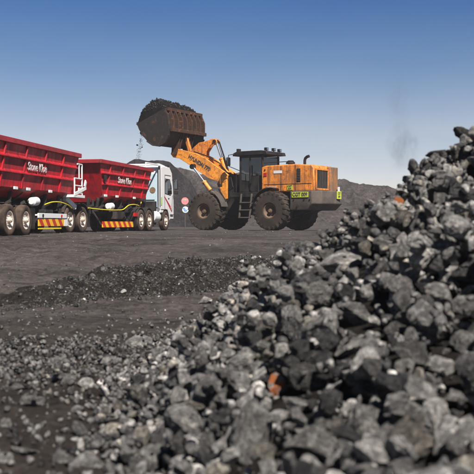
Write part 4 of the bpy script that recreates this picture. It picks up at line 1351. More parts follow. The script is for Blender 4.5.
m_ = MB(); m_.prism([(3.30, 1.2), (3.30, 3.15), (3.52, 3.25), (3.52, 1.1)], 0.07, 0.11); m_.build('side_deflector', M_WHITE, tr, bevel=0.01)
m_ = MB(); m_.prism([(4.0, 3.40), (4.2, 3.56), (5.1, 3.50), (5.3, 3.36)], 0.35, WD - 0.35); m_.build('roof_deflector', M_WHITE, tr, bevel=0.03)
m_ = MB(); m_.prism([(5.50, 3.05), (5.78, 2.98), (5.80, 3.04), (5.5, 3.14)], 0.2, WD - 0.2); m_.build('sun_visor', M_BLACK, tr, bevel=0.01)
for o_ in (rt, lt, tr): o_.scale = (KT, KT, KT)

# ------------------------------------------------------------------ wheel loader
KL = 1.06
TH = rad(35)            # rear body heading off the picture plane
TF = rad(31)            # front frame, slightly steered
h_v = Vector((-math.cos(TH), math.sin(TH), 0)); n_v = Vector((-math.sin(TH), -math.cos(TH), 0))
P_near = Vector(((269 - 237) / FPX * 42.0 * KL, 42.0 * KL, 0))
Oc = P_near - n_v * 1.52 * KL
lo = empty('wheel_loader', Oc, PI - TH, 'dirty orange wheel loader lifting a heaped bucket toward the trailers', 'wheel loader')
lo.scale = (KL, KL, KL)
WB = 3.86
PV = 1.75
Mf = Matrix.Translation((PV, 0, 0)) @ Matrix.Rotation(TH - TF, 4, 'Z') @ Matrix.Translation((WB - PV, 0, 0))   # front frame, origin = front axle
TR = 0.93
for y in (1.18, -1.18):
    s_ = 1 if y > 0 else -1
    wheel(lo, (0, y, TR), s_, TR, 0.70, 0.34, M_TYRE, M_RIM, lugs=22, dish=0.22)
    wheel(lo, (0, y, TR), s_, TR, 0.70, 0.34, M_TYRE, M_RIM, lugs=22, M=Mf, dish=0.22)
m_ = MB(); m_.cyl((0, -1.0, TR), (0, 1.0, TR), 0.2); m_.box((0, 0, TR), (0.6, 0.6, 0.55)); m_.build('rear_axle', M_BLACK, lo, bevel=0.02)
m_ = MB(Mf); m_.cyl((0, -1.0, TR), (0, 1.0, TR), 0.2); m_.box((0, 0, TR), (0.6, 0.6, 0.55)); m_.build('front_axle', M_BLACK, lo, bevel=0.02)
m_ = MB(); m_.prism([(-1.9, 1.0), (-1.9, 1.85), (1.75, 1.80), (1.85, 1.2), (1.6, 0.72), (-0.9, 0.72)], -0.52, 0.52); m_.build('rear_frame', M_BLACK, lo, bevel=0.02)

# hood
hood = MB()
hood.prism([(0.80, 1.80), (0.80, 3.02), (0.55, 3.08), (-1.1, 3.10), (-1.95, 3.04), (-2.06, 2.9), (-2.12, 1.84)], -0.95, 0.95)
hd_o = hood.build('engine_hood', M_ORANGE, lo, bevel=0.05)
m_ = MB()
for x in (-0.30, -1.08, 0.42):
    m_.box((x, 0.951, 2.45), (0.022, 0.014, 1.18))
m_.box((-0.66, 0.952, 2.18), (2.6, 0.014, 0.02))
m_.build('panel_seam', M_BLACK, hd_o)
m_ = MB(); m_.box((-1.26, 0.95, 2.58), (0.20, 0.03, 0.62))
vt = m_.build('vent', M_BLACK, hd_o)
m_ = MB()
for i in range(8): m_.box((-1.26, 0.968, 2.32 + i * 0.075), (0.19, 0.02, 0.018))
m_.build('vent_slat', M_GREYP, vt)
m_ = MB(); m_.box((-0.12, 0.958, 2.76), (0.46, 0.016, 0.13)); m_.build('name_plate', M_WHITE, hd_o)
m_ = MB(); m_.box((0.58, 0.958, 2.66), (0.17, 0.02, 0.17)); m_.build('marker', M_LAMPRED, hd_o)
m_ = MB(); m_.cyl((0.60, 0.95, 2.88), (0.60, 0.975, 2.88), 0.04, n=12); m_.build('latch', M_BLACK, hd_o)
# rear grille, framed in orange, and the grey far half of the tail
m_ = MB(); m_.box((-2.12, 0.30, 2.36), (0.06, 1.0, 0.86)); gr = m_.build('grille', M_BLACK, lo, bevel=0.01)
m_ = MB()
for z in (1.92, 2.83): m_.box((-2.145, 0.30, z), (0.07, 1.16, 0.08))
for y in (0.86, -0.24): m_.box((-2.145, y, 2.375), (0.07, 0.075, 0.83))
m_.build('grille_frame', M_ORANGE, gr, bevel=0.01)
m_ = MB()
for i in range(7): m_.box((-2.152, 0.30 + (i - 3) * 0.15, 2.375), (0.02, 0.022, 0.82))
m_.build('grille_slat', M_GREYP, gr)
m_ = MB(); m_.prism([(-2.05, -0.96), (-2.05, -0.29), (-2.22, -0.30), (-2.30, -0.55), (-2.28, -0.97)], 1.84, 2.98, axis='z'); m_.build('tail_panel', M_TAIL, lo, bevel=0.03)
# counterweight with chamfered corners and a swept underside
cw = MB()
top = [(-1.0, 1.28), (-2.15, 1.28), (-2.50, 0.95), (-2.62, 0.0), (-2.50, -0.95), (-2.15, -1.28), (-1.0, -1.28)]
zt_, zb_ = 1.84, 0.95
vs = [(x, y, zt_) for x, y in top] + [(x, y, 1.25) for x, y in top] + [(x * 0.86 - 0.05, y * 0.93, zb_) for x, y in top]
n_ = len(top)
fs = [tuple(range(n_)), tuple(range(3 * n_ - 1, 2 * n_ - 1, -1))]
for l in range(2):
    for i in range(n_):
        j = (i + 1) % n_
        fs.append((l * n_ + i, l * n_ + n_ + i, l * n_ + n_ + j, l * n_ + j))
cw.add(vs, fs)
cwo = cw.build('counterweight', M_GREYP, lo, bevel=0.03)
m_ = MB(); m_.cyl((-1.4, 1.275, 1.15), (-1.4, 1.30, 1.15), 0.06, n=14); m_.build('lifting_eye', M_BLACK, cwo)
m_ = MB(); m_.box((-2.40, -0.82, 1.95), (0.06, 0.10, 0.22)); m_.build('rear_lamp', M_WHITE, lo)
# number plates
def plate(cx_, z, w_, h2, txt, face='side', ts=0.2):
    m_ = MB()
    if face == 'side': m_.box((cx_, 1.305, z), (w_, 0.02, h2))
    else: m_.box((-2.62, cx_, z), (0.02, w_, h2))
    p = m_.build('number_plate', M_PLATE, lo)
    m2 = MB()
    if face == 'side':
        text('lettering', txt, ts, (cx_, 1.322, z), (PI / 2, 0, PI), M_LETB, p, 0.003, 0.006, 0.86)
    else:
        text('lettering', txt, ts, (-2.636, cx_, z), (PI / 2, 0, -PI / 2), M_LETB, p, 0.003, 0.003, 0.86)
    return p
plate(-1.55, 1.66, 0.88, 0.25, 'CGT 009', ts=0.24)
m_ = MB(); m_.box((-0.80, 0.97, 2.02), (0.28, 0.02, 0.24)); p = m_.build('number_plate', M_PLATE, lo)
text('lettering', 'CGT\n009', 0.12, (-0.80, 0.985, 2.02), (PI / 2, 0, PI), M_LETB, p, 0.003, 0.002)
plate(-0.45, 1.66, 0.42, 0.36, 'CGT\n009', 'rear', 0.15)
# exhaust, air cleaner
m_ = MB(); m_.tube([(-1.0, -0.05, 3.05), (-1.0, -0.05, 3.32), (-1.03, -0.05, 3.42), (-1.12, -0.05, 3.49), (-1.24, -0.05, 3.52)], 0.07, 12); m_.build('exhaust_pipe', M_BLACK, lo)
m_ = MB(); m_.cyl((-0.3, 0.1, 3.05), (-0.3, 0.1, 3.18), 0.12); m_.cyl((-0.3, 0.1, 3.18), (-0.3, 0.1, 3.24), 0.22, 0.22); m_.cyl((-0.3, 0.1, 3.24), (-0.3, 0.1, 3.34), 0.22, 0.12); m_.build('air_cleaner', M_BLACK, lo)

# cab
ca, cb, cw_ = 0.86, 2.22, 0.74
zc0, zc1 = 1.86, 3.62
fr = MB()
for x, y in ((ca, cw_), (cb, cw_), (ca, -cw_), (cb, -cw_)): fr.box((x + (0.04 if x == ca else -0.04), y - math.copysign(0.04, y), (zc0 + zc1) / 2), (0.09, 0.09, zc1 - zc0))
fr.box((1.62, cw_ - 0.03, (zc0 + zc1) / 2), (0.08, 0.062, zc1 - zc0))
fr.box((1.62, -cw_ + 0.03, (zc0 + zc1) / 2), (0.08, 0.062, zc1 - zc0))
for y in (cw_ - 0.035, -cw_ + 0.035):
    fr.box(((ca + cb) / 2, y, zc0 + 0.05), (cb - ca - 0.1, 0.055, 0.1)); fr.box(((ca + cb) / 2, y, zc1 - 0.06), (cb - ca - 0.1, 0.055, 0.1))
    fr.box((1.22, y, zc0 + 0.42), (0.72, 0.05, 0.68))
    fr.box((1.90, y, zc0 + 0.30), (0.50, 0.05, 0.44))
fr.box((ca + 0.04, 0, zc0 + 0.55), (0.05, 2 * cw_ - 0.16, 1.0))
fr.box((cb - 0.04, 0, zc0 + 0.2), (0.05, 2 * cw_ - 0.16, 0.4))
fr.box(((ca + cb) / 2, 0, zc0 - 0.02), (cb - ca, 2 * cw_ - 0.02, 0.05))
cab_ = fr.build('cab', M_BLACK, lo, bevel=0.012)
m_ = MB(); m_.box((1.26, cw_ - 0.03, zc0 + 1.22), (0.64, 0.012, 0.86)); m_.build('window', M_GLASS, cab_)
m_ = MB(); m_.box((1.90, cw_ - 0.03, zc0 + 1.10), (0.48, 0.012, 1.12)); m_.build('window', M_GLASS, cab_)
m_ = MB(); m_.box((1.26, -cw_ + 0.03, zc0 + 1.22), (0.64, 0.012, 0.86)); m_.build('window', M_GLASSR, cab_)
m_ = MB(); m_.box((1.90, -cw_ + 0.03, zc0 + 1.10), (0.48, 0.012, 1.12)); m_.build('window', M_GLASS, cab_)
m_ = MB(); m_.box((ca + 0.04, 0, zc0 + 1.36), (0.012, 2 * cw_ - 0.17, 0.60)); m_.build('rear_window', M_GLASSR, cab_)
m_ = MB(); m_.box((cb - 0.04, 0, zc0 + 1.05), (0.012, 2 * cw_ - 0.17, 1.28)); m_.build('windscreen', M_GLASSR, cab_)
m_ = MB(); m_.prism([(0.55, 3.64), (0.60, 3.80), (0.9, 3.84), (2.3, 3.84), (2.52, 3.76), (2.56, 3.62)], -0.86, 0.86); m_.build('roof', M_BLACK, cab_, bevel=0.02)
m_ = MB(); m_.box((1.55, 0.80, 2.7), (0.04, 0.04, 0.9)); m_.box((1.55, 0.78, 3.12), (0.04, 0.06, 0.04)); m_.box((1.55, 0.78, 2.28), (0.04, 0.06, 0.04)); m_.build('grab_rail', M_BLACK, cab_)
# seat and steering wheel inside
m_ = MB(); m_.box((1.35, 0, 2.35), (0.5, 0.52, 0.16)); m_.box((1.10, 0, 2.78), (0.14, 0.50, 0.80), Matrix.Rotation(-0.12, 3, 'Y')); m_.box((1.02, 0, 3.27), (0.10, 0.28, 0.18)); m_.box((1.35, 0, 2.1), (0.35, 0.35, 0.36)); m_.build('seat', M_SEAT, lo, bevel=0.04)
m_ = MB(); m_.tube([(1.88 + 0.06 * math.sin(t), 0.2 * math.cos(t), 2.68 + 0.19 * math.sin(t)) for t in np.linspace(0, 2 * PI, 20)], 0.018); m_.bar((1.88, 0, 2.68), (2.08, 0, 2.0), 0.07, 0.07, up=(1, 0, 0)); m_.build('steering_wheel', M_BLACK, lo)
# roof lamps, beacon
for (x, y, z) in ((2.35, 0.62, 3.91), (2.35, -0.62, 3.91), (0.78, 0.55, 3.91), (0.78, -0.10, 3.92), (0.78, -0.62, 3.91)):
    m_ = MB(); m_.box((x, y, z), (0.14, 0.2, 0.14)); m_.cyl((x, y, z - 0.1), (x, y, z - 0.05), 0.03, n=8); lp = m_.build('work_lamp', M_BLACK, lo, bevel=0.02)
    m_ = MB(); m_.box((x + (0.075 if x > 1 else -0.075), y, z), (0.01, 0.15, 0.10)); m_.build('lens', M_MIRROR, lp)
# mirrors
for s_ in (1, -1):
    m_ = MB(); m_.box((2.62, s_ * 1.12, 3.34), (0.10, 0.24, 0.42)); mr = m_.build('mirror', M_BLACK, lo, bevel=0.03)
    m_ = MB(); m_.tube([(2.45, s_ * 0.84, 3.72), (2.62, s_ * 1.10, 3.66), (2.62, s_ * 1.12, 3.3)], 0.022); m_.tube([(2.2, s_ * 0.74, 2.9), (2.6, s_ * 1.1, 3.12)], 0.018); m_.build('mirror_arm', M_BLACK, mr)
    m_ = MB(); m_.box((2.565, s_ * 1.12, 3.34), (0.01, 0.2, 0.36)); m_.build('mirror_glass', M_MIRROR, mr)
# platform, steps, rear fender, handrails
m_ = MB(); m_.box((1.62, 0, 1.79), (1.75, 2.3, 0.08)); m_.box((1.62, 1.12, 1.68), (1.75, 0.06, 0.14)); m_.build('platform', M_BLACK, lo, bevel=0.01)
st_ = MB()
for x in (1.22, 1.82): st_.bar((x, 1.16, 1.76), (x, 1.34, 0.58), 0.05, 0.08, up=(1, 0, 0))
for i, z in enumerate((0.62, 0.98, 1.34)): st_.box((1.52, 1.32 - (z - 0.6) * 0.15, z), (0.62, 0.20, 0.05))
st_.build('ladder', M_GREYP, lo, bevel=0.006)
for s_ in (1, -1):
    m_ = MB()
    a0_ = [(1.10 * math.cos(rad(a)), TR + 1.10 * math.sin(rad(a))) for a in range(22, 112, 9)]
    a1_ = [(1.05 * math.cos(rad(a)), TR + 1.05 * math.sin(rad(a))) for a in range(103, 21, -9)]
    m_.prism(a0_[:-1] + a1_, s_ * 0.96, s_ * 1.50); m_.build('fender', M_BLACK, lo, bevel=0.006)
    m_ = MB(); m_.tube([(0.85, s_ * 1.12, 1.84), (0.85, s_ * 1.12, 2.7), (1.05, s_ * 1.1, 2.8), (1.15, s_ * 1.0, 2.8)], 0.02); m_.build('handrail', M_BLACK, lo)
    m_ = MB(); m_.tube([(2.15, s_ * 1.12, 1.84), (2.15, s_ * 1.12, 2.75), (2.2, s_ * 0.8, 2.8)], 0.02); m_.build('handrail', M_BLACK, lo)
m_ = MB(); m_.cyl((0.6, 1.0, 1.2), (1.3, 1.0, 1.2), 0.26); m_.build('fuel_tank', M_BLACK, lo, bevel=0.02)

# front frame
for s_ in (1, -1):
    m_ = MB(Mf); m_.prism([(-1.45, 0.72), (-1.35, 1.6), (-0.98, 2.2), (-0.86, 2.80), (-0.60, 2.92), (-0.38, 2.74), (-0.36, 1.75), (0.25, 1.45), (0.55, 1.0), (0.5, 0.66)], s_ * 0.30 - 0.04, s_ * 0.30 + 0.04)
    m_.build('front_frame', M_BLACK, lo, bevel=0.015)
m_ = MB(Mf); m_.box((-0.5, 0, 1.05), (1.8, 0.56, 0.55)); m_.cyl((-0.62, -0.62, 2.66), (-0.62, 0.62, 2.66), 0.12); m_.box((-1.62, 0, 1.2), (0.5, 0.44, 0.9)); m_.box((-0.7, 0, 1.9), (0.5, 0.5, 1.6)); m_.build('front_frame', M_BLACK, lo, bevel=0.02)
m_ = MB(Mf); m_.prism([(-0.88, 1.55), (-0.90, 2.72), (-0.70, 2.86), (-0.46, 2.72), (-0.50, 1.45)], 0.62, 0.74); m_.build('tower_plate', M_YELLOW, lo, bevel=0.02); m_ = MB(Mf); m_.prism([(-0.88, 1.55), (-0.90, 2.72), (-0.70, 2.86), (-0.46, 2.72), (-0.50, 1.45)], -0.74, -0.62); m_.build('tower_plate', M_YELLOW, lo, bevel=0.02)
# lift arms
arm = [(-0.86, 2.72), (-0.66, 2.46), (-0.30, 2.40), (0.35, 2.62), (1.05, 3.06), (1.70, 3.44), (2.10, 3.66), (2.46, 3.72), (2.62, 3.90), (2.52, 4.10), (2.25, 4.16), (1.75, 4.04), (1.05, 3.86), (0.45, 3.58), (-0.15, 3.18), (-0.60, 2.92)]
for s_ in (1, -1):
    m_ = MB(Mf); m_.prism(arm, s_ * 0.50 - 0.055, s_ * 0.50 + 0.055); ao = m_.build('lift_arm', M_YELLOW, lo, bevel=0.015)
    m_ = MB(Mf)
    for p in ((-0.62, 2.68), (2.36, 3.92), (1.15, 3.24)): m_.cyl((p[0], s_ * 0.42, p[1]), (p[0], s_ * 0.60, p[1]), 0.10, n=16)
    m_.build('pin', M_BLACK, ao)
    if s_ > 0:
        a_ = math.atan2(3.90 - 2.95, 1.55 - (-0.1))
        tl = text('lettering', 'HYUNDAI 770', 0.26, (0, 0, 0), (0, 0, 0), M_LETB, ao, 0.004, 0.012, 1.0)
        cx_, cz_ = 0.86, 3.38
        base = Matrix.Translation((cx_, s_ * 0.565, cz_)) @ Matrix.Rotation(rad(180), 4, 'Z') @ Matrix.Rotation(PI / 2, 4, 'X') @ Matrix.Rotation(-a_, 4, 'Z') @ Matrix.Diagonal((0.9, 1, 1, 1))
        tl.matrix_basis = Mf @ base
m_ = MB(Mf); m_.cyl((1.05, -0.5, 3.50), (1.05, 0.5, 3.50), 0.15); m_.box((0.75, 0, 3.2), (0.5, 0.9, 0.3), Matrix.Rotation(-0.5, 3, 'Y')); m_.build('cross_tube', M_YELLOW, lo, bevel=0.01)
# lift rams
for s_ in (1, -1):
    p0, p1 = Vector((-0.30, s_ * 0.72, 1.55)), Vector((1.18, s_ * 0.66, 3.20))
    d = (p1 - p0)
    m_ = MB(Mf); m_.cyl(p0, p0 + d * 0.50, 0.10); m_.cyl(p0 + d * 0.49, p0 + d * 0.53, 0.12); m_.cyl(p0 - Vector((0, 0.09, 0)), p0 + Vector((0, 0.09, 0)), 0.12)
    ba = m_.build('lift_ram', M_YELLOW, lo)
    m_ = MB(Mf); m_.cyl(p0 + d * 0.5, p1, 0.055); m_.build('ram_rod', M_CHROME, ba)
    m_ = MB(Mf); m_.cyl(p1 - Vector((0, 0.1, 0)), p1 + Vector((0, 0.1, 0)), 0.13); m_.build('ram_eye', M_BLACK, ba); m_ = MB(Mf); m_.cyl(p0 + d * 0.02, p0 + d * 0.26, 0.115); m_.build('ram_foot', M_BLACK, ba)
    m_ = MB(Mf); m_.tube([p0 + d * 0.1 + Vector((0.1, s_ * 0.08, 0)), p0 + d * 0.3 + Vector((0.12, s_ * 0.1, 0.02)), p0 + d * 0.48 + Vector((0.05, s_ * 0.1, 0.05))], 0.022); m_.build('hose', M_BLACK, ba)
# tilt lever and ram
lever = [(0.05, 4.42), (0.12, 4.58), (0.34, 4.60), (0.72, 4.50), (1.15, 4.44), (1.52, 4.18), (1.80, 3.78), (1.72, 3.58), (1.55, 3.56), (1.25, 3.62), (0.92, 3.46), (0.72, 3.62), (0.70, 3.95), (0.44, 4.30), (0.2, 4.34)]
m_ = MB(Mf); m_.prism(lever, -0.16, -0.10); m_.prism(lever, 0.10, 0.16); m_.prism([(p[0] * 0.9 + 0.1, p[1] * 0.98 + 0.07) for p in lever[4:9]] + [(1.1, 3.8)], -0.11, 0.11)
lv = m_.build('tilt_lever', M_ORANGE, lo, bevel=0.01)
m_ = MB(Mf)
for p in ((0.2, 4.46), (1.05, 3.72), (1.66, 3.68)): m_.cyl((p[0], -0.22, p[1]), (p[0], 0.22, p[1]), 0.09, n=16)
m_.build('pin', M_BLACK, lv)
p0, p1 = Vector((-0.52, 0, 2.62)), Vector((0.2, 0, 4.46)); d = p1 - p0
m_ = MB(Mf); m_.cyl(p0, p0 + d * 0.52, 0.13); m_.cyl(p0 + d * 0.5, p0 + d * 0.54, 0.15); ti = m_.build('tilt_ram', M_YELLOW, lo)
m_ = MB(Mf); m_.cyl(p0 + d * 0.5, p1, 0.065); m_.build('ram_rod', M_CHROME, ti)
m_ = MB(Mf); m_.tube([p0 + d * 0.05 + Vector((-0.18, 0.1, 0)), p0 + d * 0.4 + Vector((-0.22, 0.1, 0)), p0 + d * 0.98 + Vector((-0.20, 0.05, 0)), p1 + Vector((-0.05, 0.0, 0.05))], 0.04); m_.build('guard_rod', M_BLACK, ti)
m_ = MB(Mf)
m_.prism([(-0.15, 3.30), (-0.62, 2.95), (-0.80, 2.60), (-0.5, 2.5), (0.1, 2.9)], -0.3, 0.3); m_.build('hose_cover', M_YELLOW, lo, bevel=0.03)
# bucket link
m_ = MB(Mf); m_.bar((1.66, 0, 3.68), (2.02, 0, 4.74), 0.14, 0.18, up=(1, 0, 0)); m_.build('bucket_link', M_ORANGE, lo, bevel=0.02)
# front fenders
for s_ in (1, -1):
    m_ = MB(Mf)
    a0_ = [(1.08 * math.cos(rad(a)), TR + 1.08 * math.sin(rad(a))) for a in range(112, 176, 8)]
    a1_ = [(1.04 * math.cos(rad(a)), TR + 1.04 * math.sin(rad(a))) for a in range(168, 111, -8)]
    m_.prism(a0_ + a1_, s_ * 0.90, s_ * 1.48); m_.build('fender', M_GREYP, lo, bevel=0.006)
    m_ = MB(Mf); m_.bar((-0.55, s_ * 0.95, 2.02), (-1.0, s_ * 1.0, 1.42), 0.05, 0.06); m_.box((-0.62, s_ * 0.95, 2.2), (0.16, 0.2, 0.14)); m_.build('head_lamp', M_BLACK, lo, bevel=0.01)
# bucket: side profile turned into a shell with side plates
BW = 1.55
tipp, topb = (4.02, 5.42), (2.22, 6.12)
shell = [(3.98, 5.42), (3.86, 5.14), (3.64, 4.82), (3.32, 4.50), (2.95, 4.28), (2.55, 4.22), (2.20, 4.38), (1.99, 4.78), (1.97, 5.30), (2.07, 5.75), (2.22, 6.12)]
def off(poly, d_):
    out = []
    for i, p in enumerate(poly):
        a = Vector(poly[max(i - 1, 0)]); b = Vector(poly[min(i + 1, len(poly) - 1)])
        t = (b - a).normalized(); nn = Vector((t.y, -t.x))
        out.append((p[0] + nn.x * d_, p[1] + nn.y * d_))
    return out
inner = off(shell, 0.05) if True else shell
m_ = MB(Mf); m_.prism(shell + inner[::-1], -BW, BW); bk = m_.build('bucket', M_BUCKET, lo, smooth=40)
for s_ in (1, -1):
    m_ = MB(Mf); m_.prism(shell, s_ * (BW + 0.001), s_ * (BW + 0.045)); m_.build('side_plate', M_BUCKET, bk, bevel=0.008)
    ed = MB(Mf)
    for i in range(len(shell) - 1):
        if i in (3, 4, 5, 6): ed.bar((shell[i][0], s_ * (BW + 0.06), shell[i][1]), (shell[i + 1][0], s_ * (BW + 0.06), shell[i + 1][1]), 0.05, 0.12, up=(0, 1, 0))
    ed.build('wear_strip', M_BUCKET, bk, bevel=0.006)
m_ = MB(Mf); m_.bar((3.94, -BW, 5.33), (3.94, BW, 5.33), 0.30, 0.05, up=(0.7, 0, -0.7)); m_.build('cutting_edge', M_BUCKET, bk)
for k_ in range(8):
    y = -BW + 0.14 + (2 * BW - 0.28) * k_ / 7
    m_ = MB(Mf); m_.prism([(3.86, 5.24), (3.96, 5.38), (4.10, 5.54), (4.10, 5.46), (3.96, 5.22)], y - 0.06, y + 0.06); m_.build('tooth', M_BUCKET, bk, bevel=0.006)
# ribs and spill guard on the back
for y in (-1.40, -1.0, -0.62, -0.22, 0.22, 0.62, 1.0, 1.40):
    m_ = MB(Mf); m_.prism([(2.20, 6.08), (2.06, 5.75), (1.99, 5.35), (1.98, 4.98), (1.80, 5.0), (1.80, 5.6), (1.98, 6.0)], y - 0.04, y + 0.04)
    m_.build('rib', M_RUST, bk, bevel=0.008)
m_ = MB(Mf); m_.bar((1.86, -BW, 5.02), (1.86, BW, 5.02), 0.16, 0.18); m_.bar((2.10, -BW, 6.06), (2.10, BW, 6.06), 0.14, 0.16); m_.build('cross_beam', M_RUST, bk, bevel=0.015)
for s_ in (1, -1):
    for e_ in (-0.1, 0.1):
        m_ = MB(Mf); m_.prism([(2.02, 4.98), (1.90, 4.95), (2.20, 3.86), (2.38, 3.80), (2.52, 3.96), (2.50, 4.36), (2.2, 4.5)], s_ * 0.50 + e_ - 0.025, s_ * 0.50 + e_ + 0.025); m_.build('hinge_plate', M_RUST, bk, bevel=0.008)
m_ = MB(Mf)
for e_ in (-0.12, 0.12): m_.prism([(2.0, 5.1), (1.86, 4.9), (1.92, 4.62), (2.08, 4.60), (2.14, 4.7)], e_ - 0.025, e_ + 0.025)
m_.build('hinge_plate', M_RUST, bk, bevel=0.008)

for k_ in range(4):
    m_ = MB(); m_.tube([(1.3, 0.25 - 0.16 * k_, 1.55), (1.75, 0.34 - 0.2 * k_, 1.72), (2.3, 0.30 - 0.18 * k_, 1.60)], 0.028); m_.build('hydraulic_hose', M_BLACK, lo)
for x in (-1.2, -1.75, -2.05):
    m_ = MB(); m_.cyl((x, 1.275, 1.42), (x, 1.305, 1.42), 0.035, n=6); m_.build('bolt', M_BLACK, cwo)
m_ = MB(); m_.box((0.20, 0.955, 2.05), (0.5, 0.02, 0.05)); m_.build('reflector_strip', M_LETW, hd_o)
m_ = MB(); m_.tube([(0.75, 0.80, 3.03), (0.75, 0.80, 3.22), (-0.9, 0.80, 3.25), (-0.9, 0.80, 3.08)], 0.018); m_.build('handrail', M_BLACK, lo)
m_ = MB(Mf); m_.tube([(-0.75, 0.3, 2.75), (-0.2, 0.32, 3.35), (0.6, 0.34, 3.75), (1.3, 0.34, 3.98)], 0.03); m_.build('hydraulic_hose', M_BLACK, lo)
# coal heaped in the bucket: a thing of its own, resting in it
nu, nv_ = 70, 90
uu, vv = np.meshgrid(np.linspace(0, 1, nu), np.linspace(-1, 1, nv_))
a_, b_ = np.array([4.00, 5.42]), np.array([2.20, 6.10])
dirv = (b_ - a_); nrm = np.array([-dirv[1], dirv[0]]) * -1; nrm = nrm / np.linalg.norm(nrm)
nrm = np.array([0.36, 0.93])
prof = np.clip(1 - np.abs(2 * uu ** 0.72 - 1) ** 2.4, 0, 1) ** 0.6 * np.clip(1 - np.abs(vv) ** 3.2, 0, 1) ** 0.6
hgt = 1.14 * prof * (0.92 + 0.22 * vnoise(uu * 3, vv * 3, s=3) + 0.08 * vnoise(uu * 8, vv * 9, s=6)) + 0.05 * fbm(uu * 9, vv * 14, s=8, o=4) * np.minimum(prof * 3, 1) - 0.06
X_ = a_[0] + dirv[0] * uu + nrm[0] * hgt; Z_ = a_[1] + dirv[1] * uu + nrm[1] * hgt; Y_ = vv * (BW + 0.02)
Vl = np.stack([X_, Y_, Z_], -1).reshape(-1, 3)
W4 = Matrix.Translation(Oc) @ Matrix.Rotation(PI - TH, 4, 'Z') @ Matrix.Scale(KL, 4) @ Mf
c0 = W4 @ Vector((3.1, 0, 5.6))
Wn = np.array(W4)
Vw = Vl @ Wn[:3, :3].T + Wn[:3, 3]
coal = np_mesh('coal', Vw - np.array(c0), grid_faces(nv_, nu), M_LOAD)
coal.location = c0
tag(coal, 'black fine coal heaped high in the raised loader bucket', 'coal', kind='stuff')
items = []
r = np.random.default_rng(31)
for t in range(1500):
    u_, v_ = r.uniform(0.03, 0.97), r.uniform(-0.96, 0.96)
    i, j = int((v_ + 1) / 2 * (nv_ - 1)), int(u_ * (nu - 1))
    p = Vw.reshape(nv_, nu, 3)[i, j]
    s = 0.012 + 0.05 * r.random() ** 3
    items.append((p[0], p[1], p[2] + s * 0.2, (s * r.uniform(.8, 1.4), s, s * r.uniform(.6, 1)), rotm(r), tuple(np.array(tone(r, 0.05)))))
merge(items, LO, 'coal', M_RUBBLE, 'lumps of coal topping the load in the raised bucket', 'coal')
# bits falling off the bucket lip
for n_, (px, py, s) in enumerate(((141, 133.5, 0.055), (137.4, 145, 0.06), (142.3, 147.2, 0.05), (140.2, 141.0, 0.03), (139, 151.5, 0.03))):
    D = 49.3
    f = hi_mesh[list(hi_mesh)[n_]].copy(); link(f); f.name = 'coal_lump'
    f.matrix_world = Matrix.Translation((pxX(px, D), D, pyZ(py, D))) @ Matrix.Rotation(n_, 4, 'X') @ Matrix.Diagonal((s, s, s * (1.9 if n_ == 0 else 0.9), 1))
    f.color = (0.03, 0.03, 0.03, 1)
    for k_ in ('label', 'category', 'group', 'kind'):
        if k_ in f: del f[k_]
    lab = ['tall dark coal lump falling just under the bucket lip, highest of the falling bits', 'dark coal lump falling midway down, on the trailer side of the trickle',
           'dark coal lump falling midway down, on the cab side of the trickle', 'small coal bit falling between the highest lump and the pair below it', 'small coal bit falling lowest, just above the far stockpile'][n_]
    tag(f, lab, 'coal lump', 'coal bits falling from the bucket')
items = []
for t in range(260):
    q_ = r.random(); px = 143 - 4.5 * q_ + r.normal(0, 0.6 + 0.8 * q_); py = 132 + 27 * q_
    s = 0.006 + 0.010 * r.random()
    items.append((pxX(px, 49.3), 49.3 + r.normal(0, .4), pyZ(py, 49.3), (s, s, s), rotm(r), (0.04, 0.04, 0.04)))
merge(items, LO, 'dust', M_RUBBLE, 'thin trickle of coal dust falling below the bucket lip', 'dust')

# ------------------------------------------------------------------ yard signs between truck and loader
def sign(px, py_top, D, label):
    x = pxX(px, D)
    s = empty('yard_sign', (x, D, 0), 0, label, 'sign')
    z1, z2 = pyZ(py_top, D), pyZ(py_top + 8.6, D)
    m_ = MB(); m_.cyl((0, 0.03, 0), (0, 0.03, z1 + 0.25), 0.035, n=10); m_.build('post', M_GREYP, s)
    m_ = MB(); m_.cyl((0, -0.02, z1), (0, 0.0, z1), 0.25, n=32); d1 = m_.build('stop_disc', M_SIGNRED, s)
    m_ = MB(); m_.box((0, -0.03, z1 + 0.06), (0.30, 0.012, 0.06)); m_.build('bar', M_LETW, d1)
    m_ = MB(); m_.cyl((0.03, -0.02, z2), (0.03, 0.0, z2), 0.22, n=32); d2 = m_.build('blue_disc', M_WHITE, s)
    m_ = MB(); m_.prism([(-0.17, z2 + 0.1), (-0.02, z2 + 0.14), (0.06, z2 - 0.02), (0.2, z2 + 0.02), (0.12, z2 - 0.14), (-0.06, z2 - 0.1), (-0.1, z2 + 0.02)], -0.034, -0.022); m_.build('symbol', M_BLUE, d2)
sign(185, 201, 62, 'post carrying a haze-paled red disc over a blue and white disc, beyond the cab')

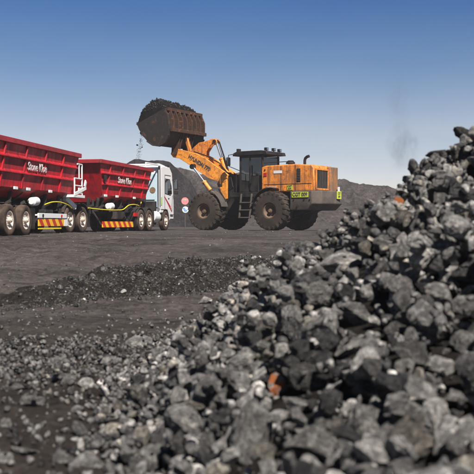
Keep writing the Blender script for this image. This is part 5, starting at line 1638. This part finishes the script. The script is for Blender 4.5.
# ------------------------------------------------------------------ smoke and haze
def smoke(name, px, py, D, sx, sz, dens, label):
    bm = bmesh.new(); bmesh.ops.create_icosphere(bm, subdivisions=3, radius=1.0)
    me = bpy.data.meshes.new(name); bm.to_mesh(me); bm.free()
    o = bpy.data.objects.new(name, me); link(o)
    o.location = (pxX(px, D), D, pyZ(py, D)); o.scale = (sx, sx, sz)
    m = bpy.data.materials.new(name); m.use_nodes = True; nt = m.node_tree; nt.nodes.clear()
    out = N(nt, 'ShaderNodeOutputMaterial'); pv = N(nt, 'ShaderNodeVolumePrincipled')
    pv.inputs['Color'].default_value = (0.20, 0.25, 0.34, 1)
    tc = N(nt, 'ShaderNodeTexCoord').outputs['Object']
    n_ = noise(nt, tc, 2.2, 4, 0.6, 0.6)
    ln = N(nt, 'ShaderNodeVectorMath', operation='LENGTH'); nt.links.new(tc, ln.inputs[0])
    mr = N(nt, 'ShaderNodeMapRange'); nt.links.new(ln.outputs['Value'], mr.inputs['Value'])
    mr.inputs['From Min'].default_value = 0.15; mr.inputs['From Max'].default_value = 1.0; mr.inputs['To Min'].default_value = dens; mr.inputs['To Max'].default_value = 0
    mn = N(nt, 'ShaderNodeMapRange'); nt.links.new(n_.outputs[0], mn.inputs['Value']); mn.inputs['From Min'].default_value = 0.42; mn.inputs['From Max'].default_value = 0.68
    ml = N(nt, 'ShaderNodeMath', operation='MULTIPLY'); nt.links.new(mr.outputs[0], ml.inputs[0]); nt.links.new(mn.outputs[0], ml.inputs[1])
    nt.links.new(ml.outputs[0], pv.inputs['Density']); nt.links.new(pv.outputs[0], out.inputs['Volume'])
    me.materials.append(m)
    tag(o, label, 'smoke', kind='stuff')
smoke('smoke', 401, 120, 90, 1.1, 2.4, 0.2, 'thin grey smoke trail between the low puff and the high wisp')
smoke('smoke', 402, 147, 90, 1.9, 2.8, 0.55, 'grey smoke puff drifting above the far stockpile')
smoke('smoke', 397, 98, 90, 1.4, 2.4, 0.3, 'fainter smoke wisp high above the grey puff')

bm = bmesh.new(); bmesh.ops.create_cube(bm, size=1.0)
me = bpy.data.meshes.new('haze'); bm.to_mesh(me); bm.free()
hz = bpy.data.objects.new('haze', me); link(hz)
hz.scale = (460, 300, 13.2); hz.location = (0, 120, -2.1 + 6.6)
m = bpy.data.materials.new('haze'); m.use_nodes = True; nt = m.node_tree; nt.nodes.clear()
out = N(nt, 'ShaderNodeOutputMaterial'); pv = N(nt, 'ShaderNodeVolumePrincipled')
pv.inputs['Color'].default_value = (0.86, 0.84, 0.90, 1); pv.inputs['Density'].default_value = 0.0007; pv.inputs['Anisotropy'].default_value = 0.1
nt.links.new(pv.outputs[0], out.inputs['Volume'])
me.materials.append(m)
tag(hz, 'thin pale dust haze over the yard', 'haze', kind='stuff')
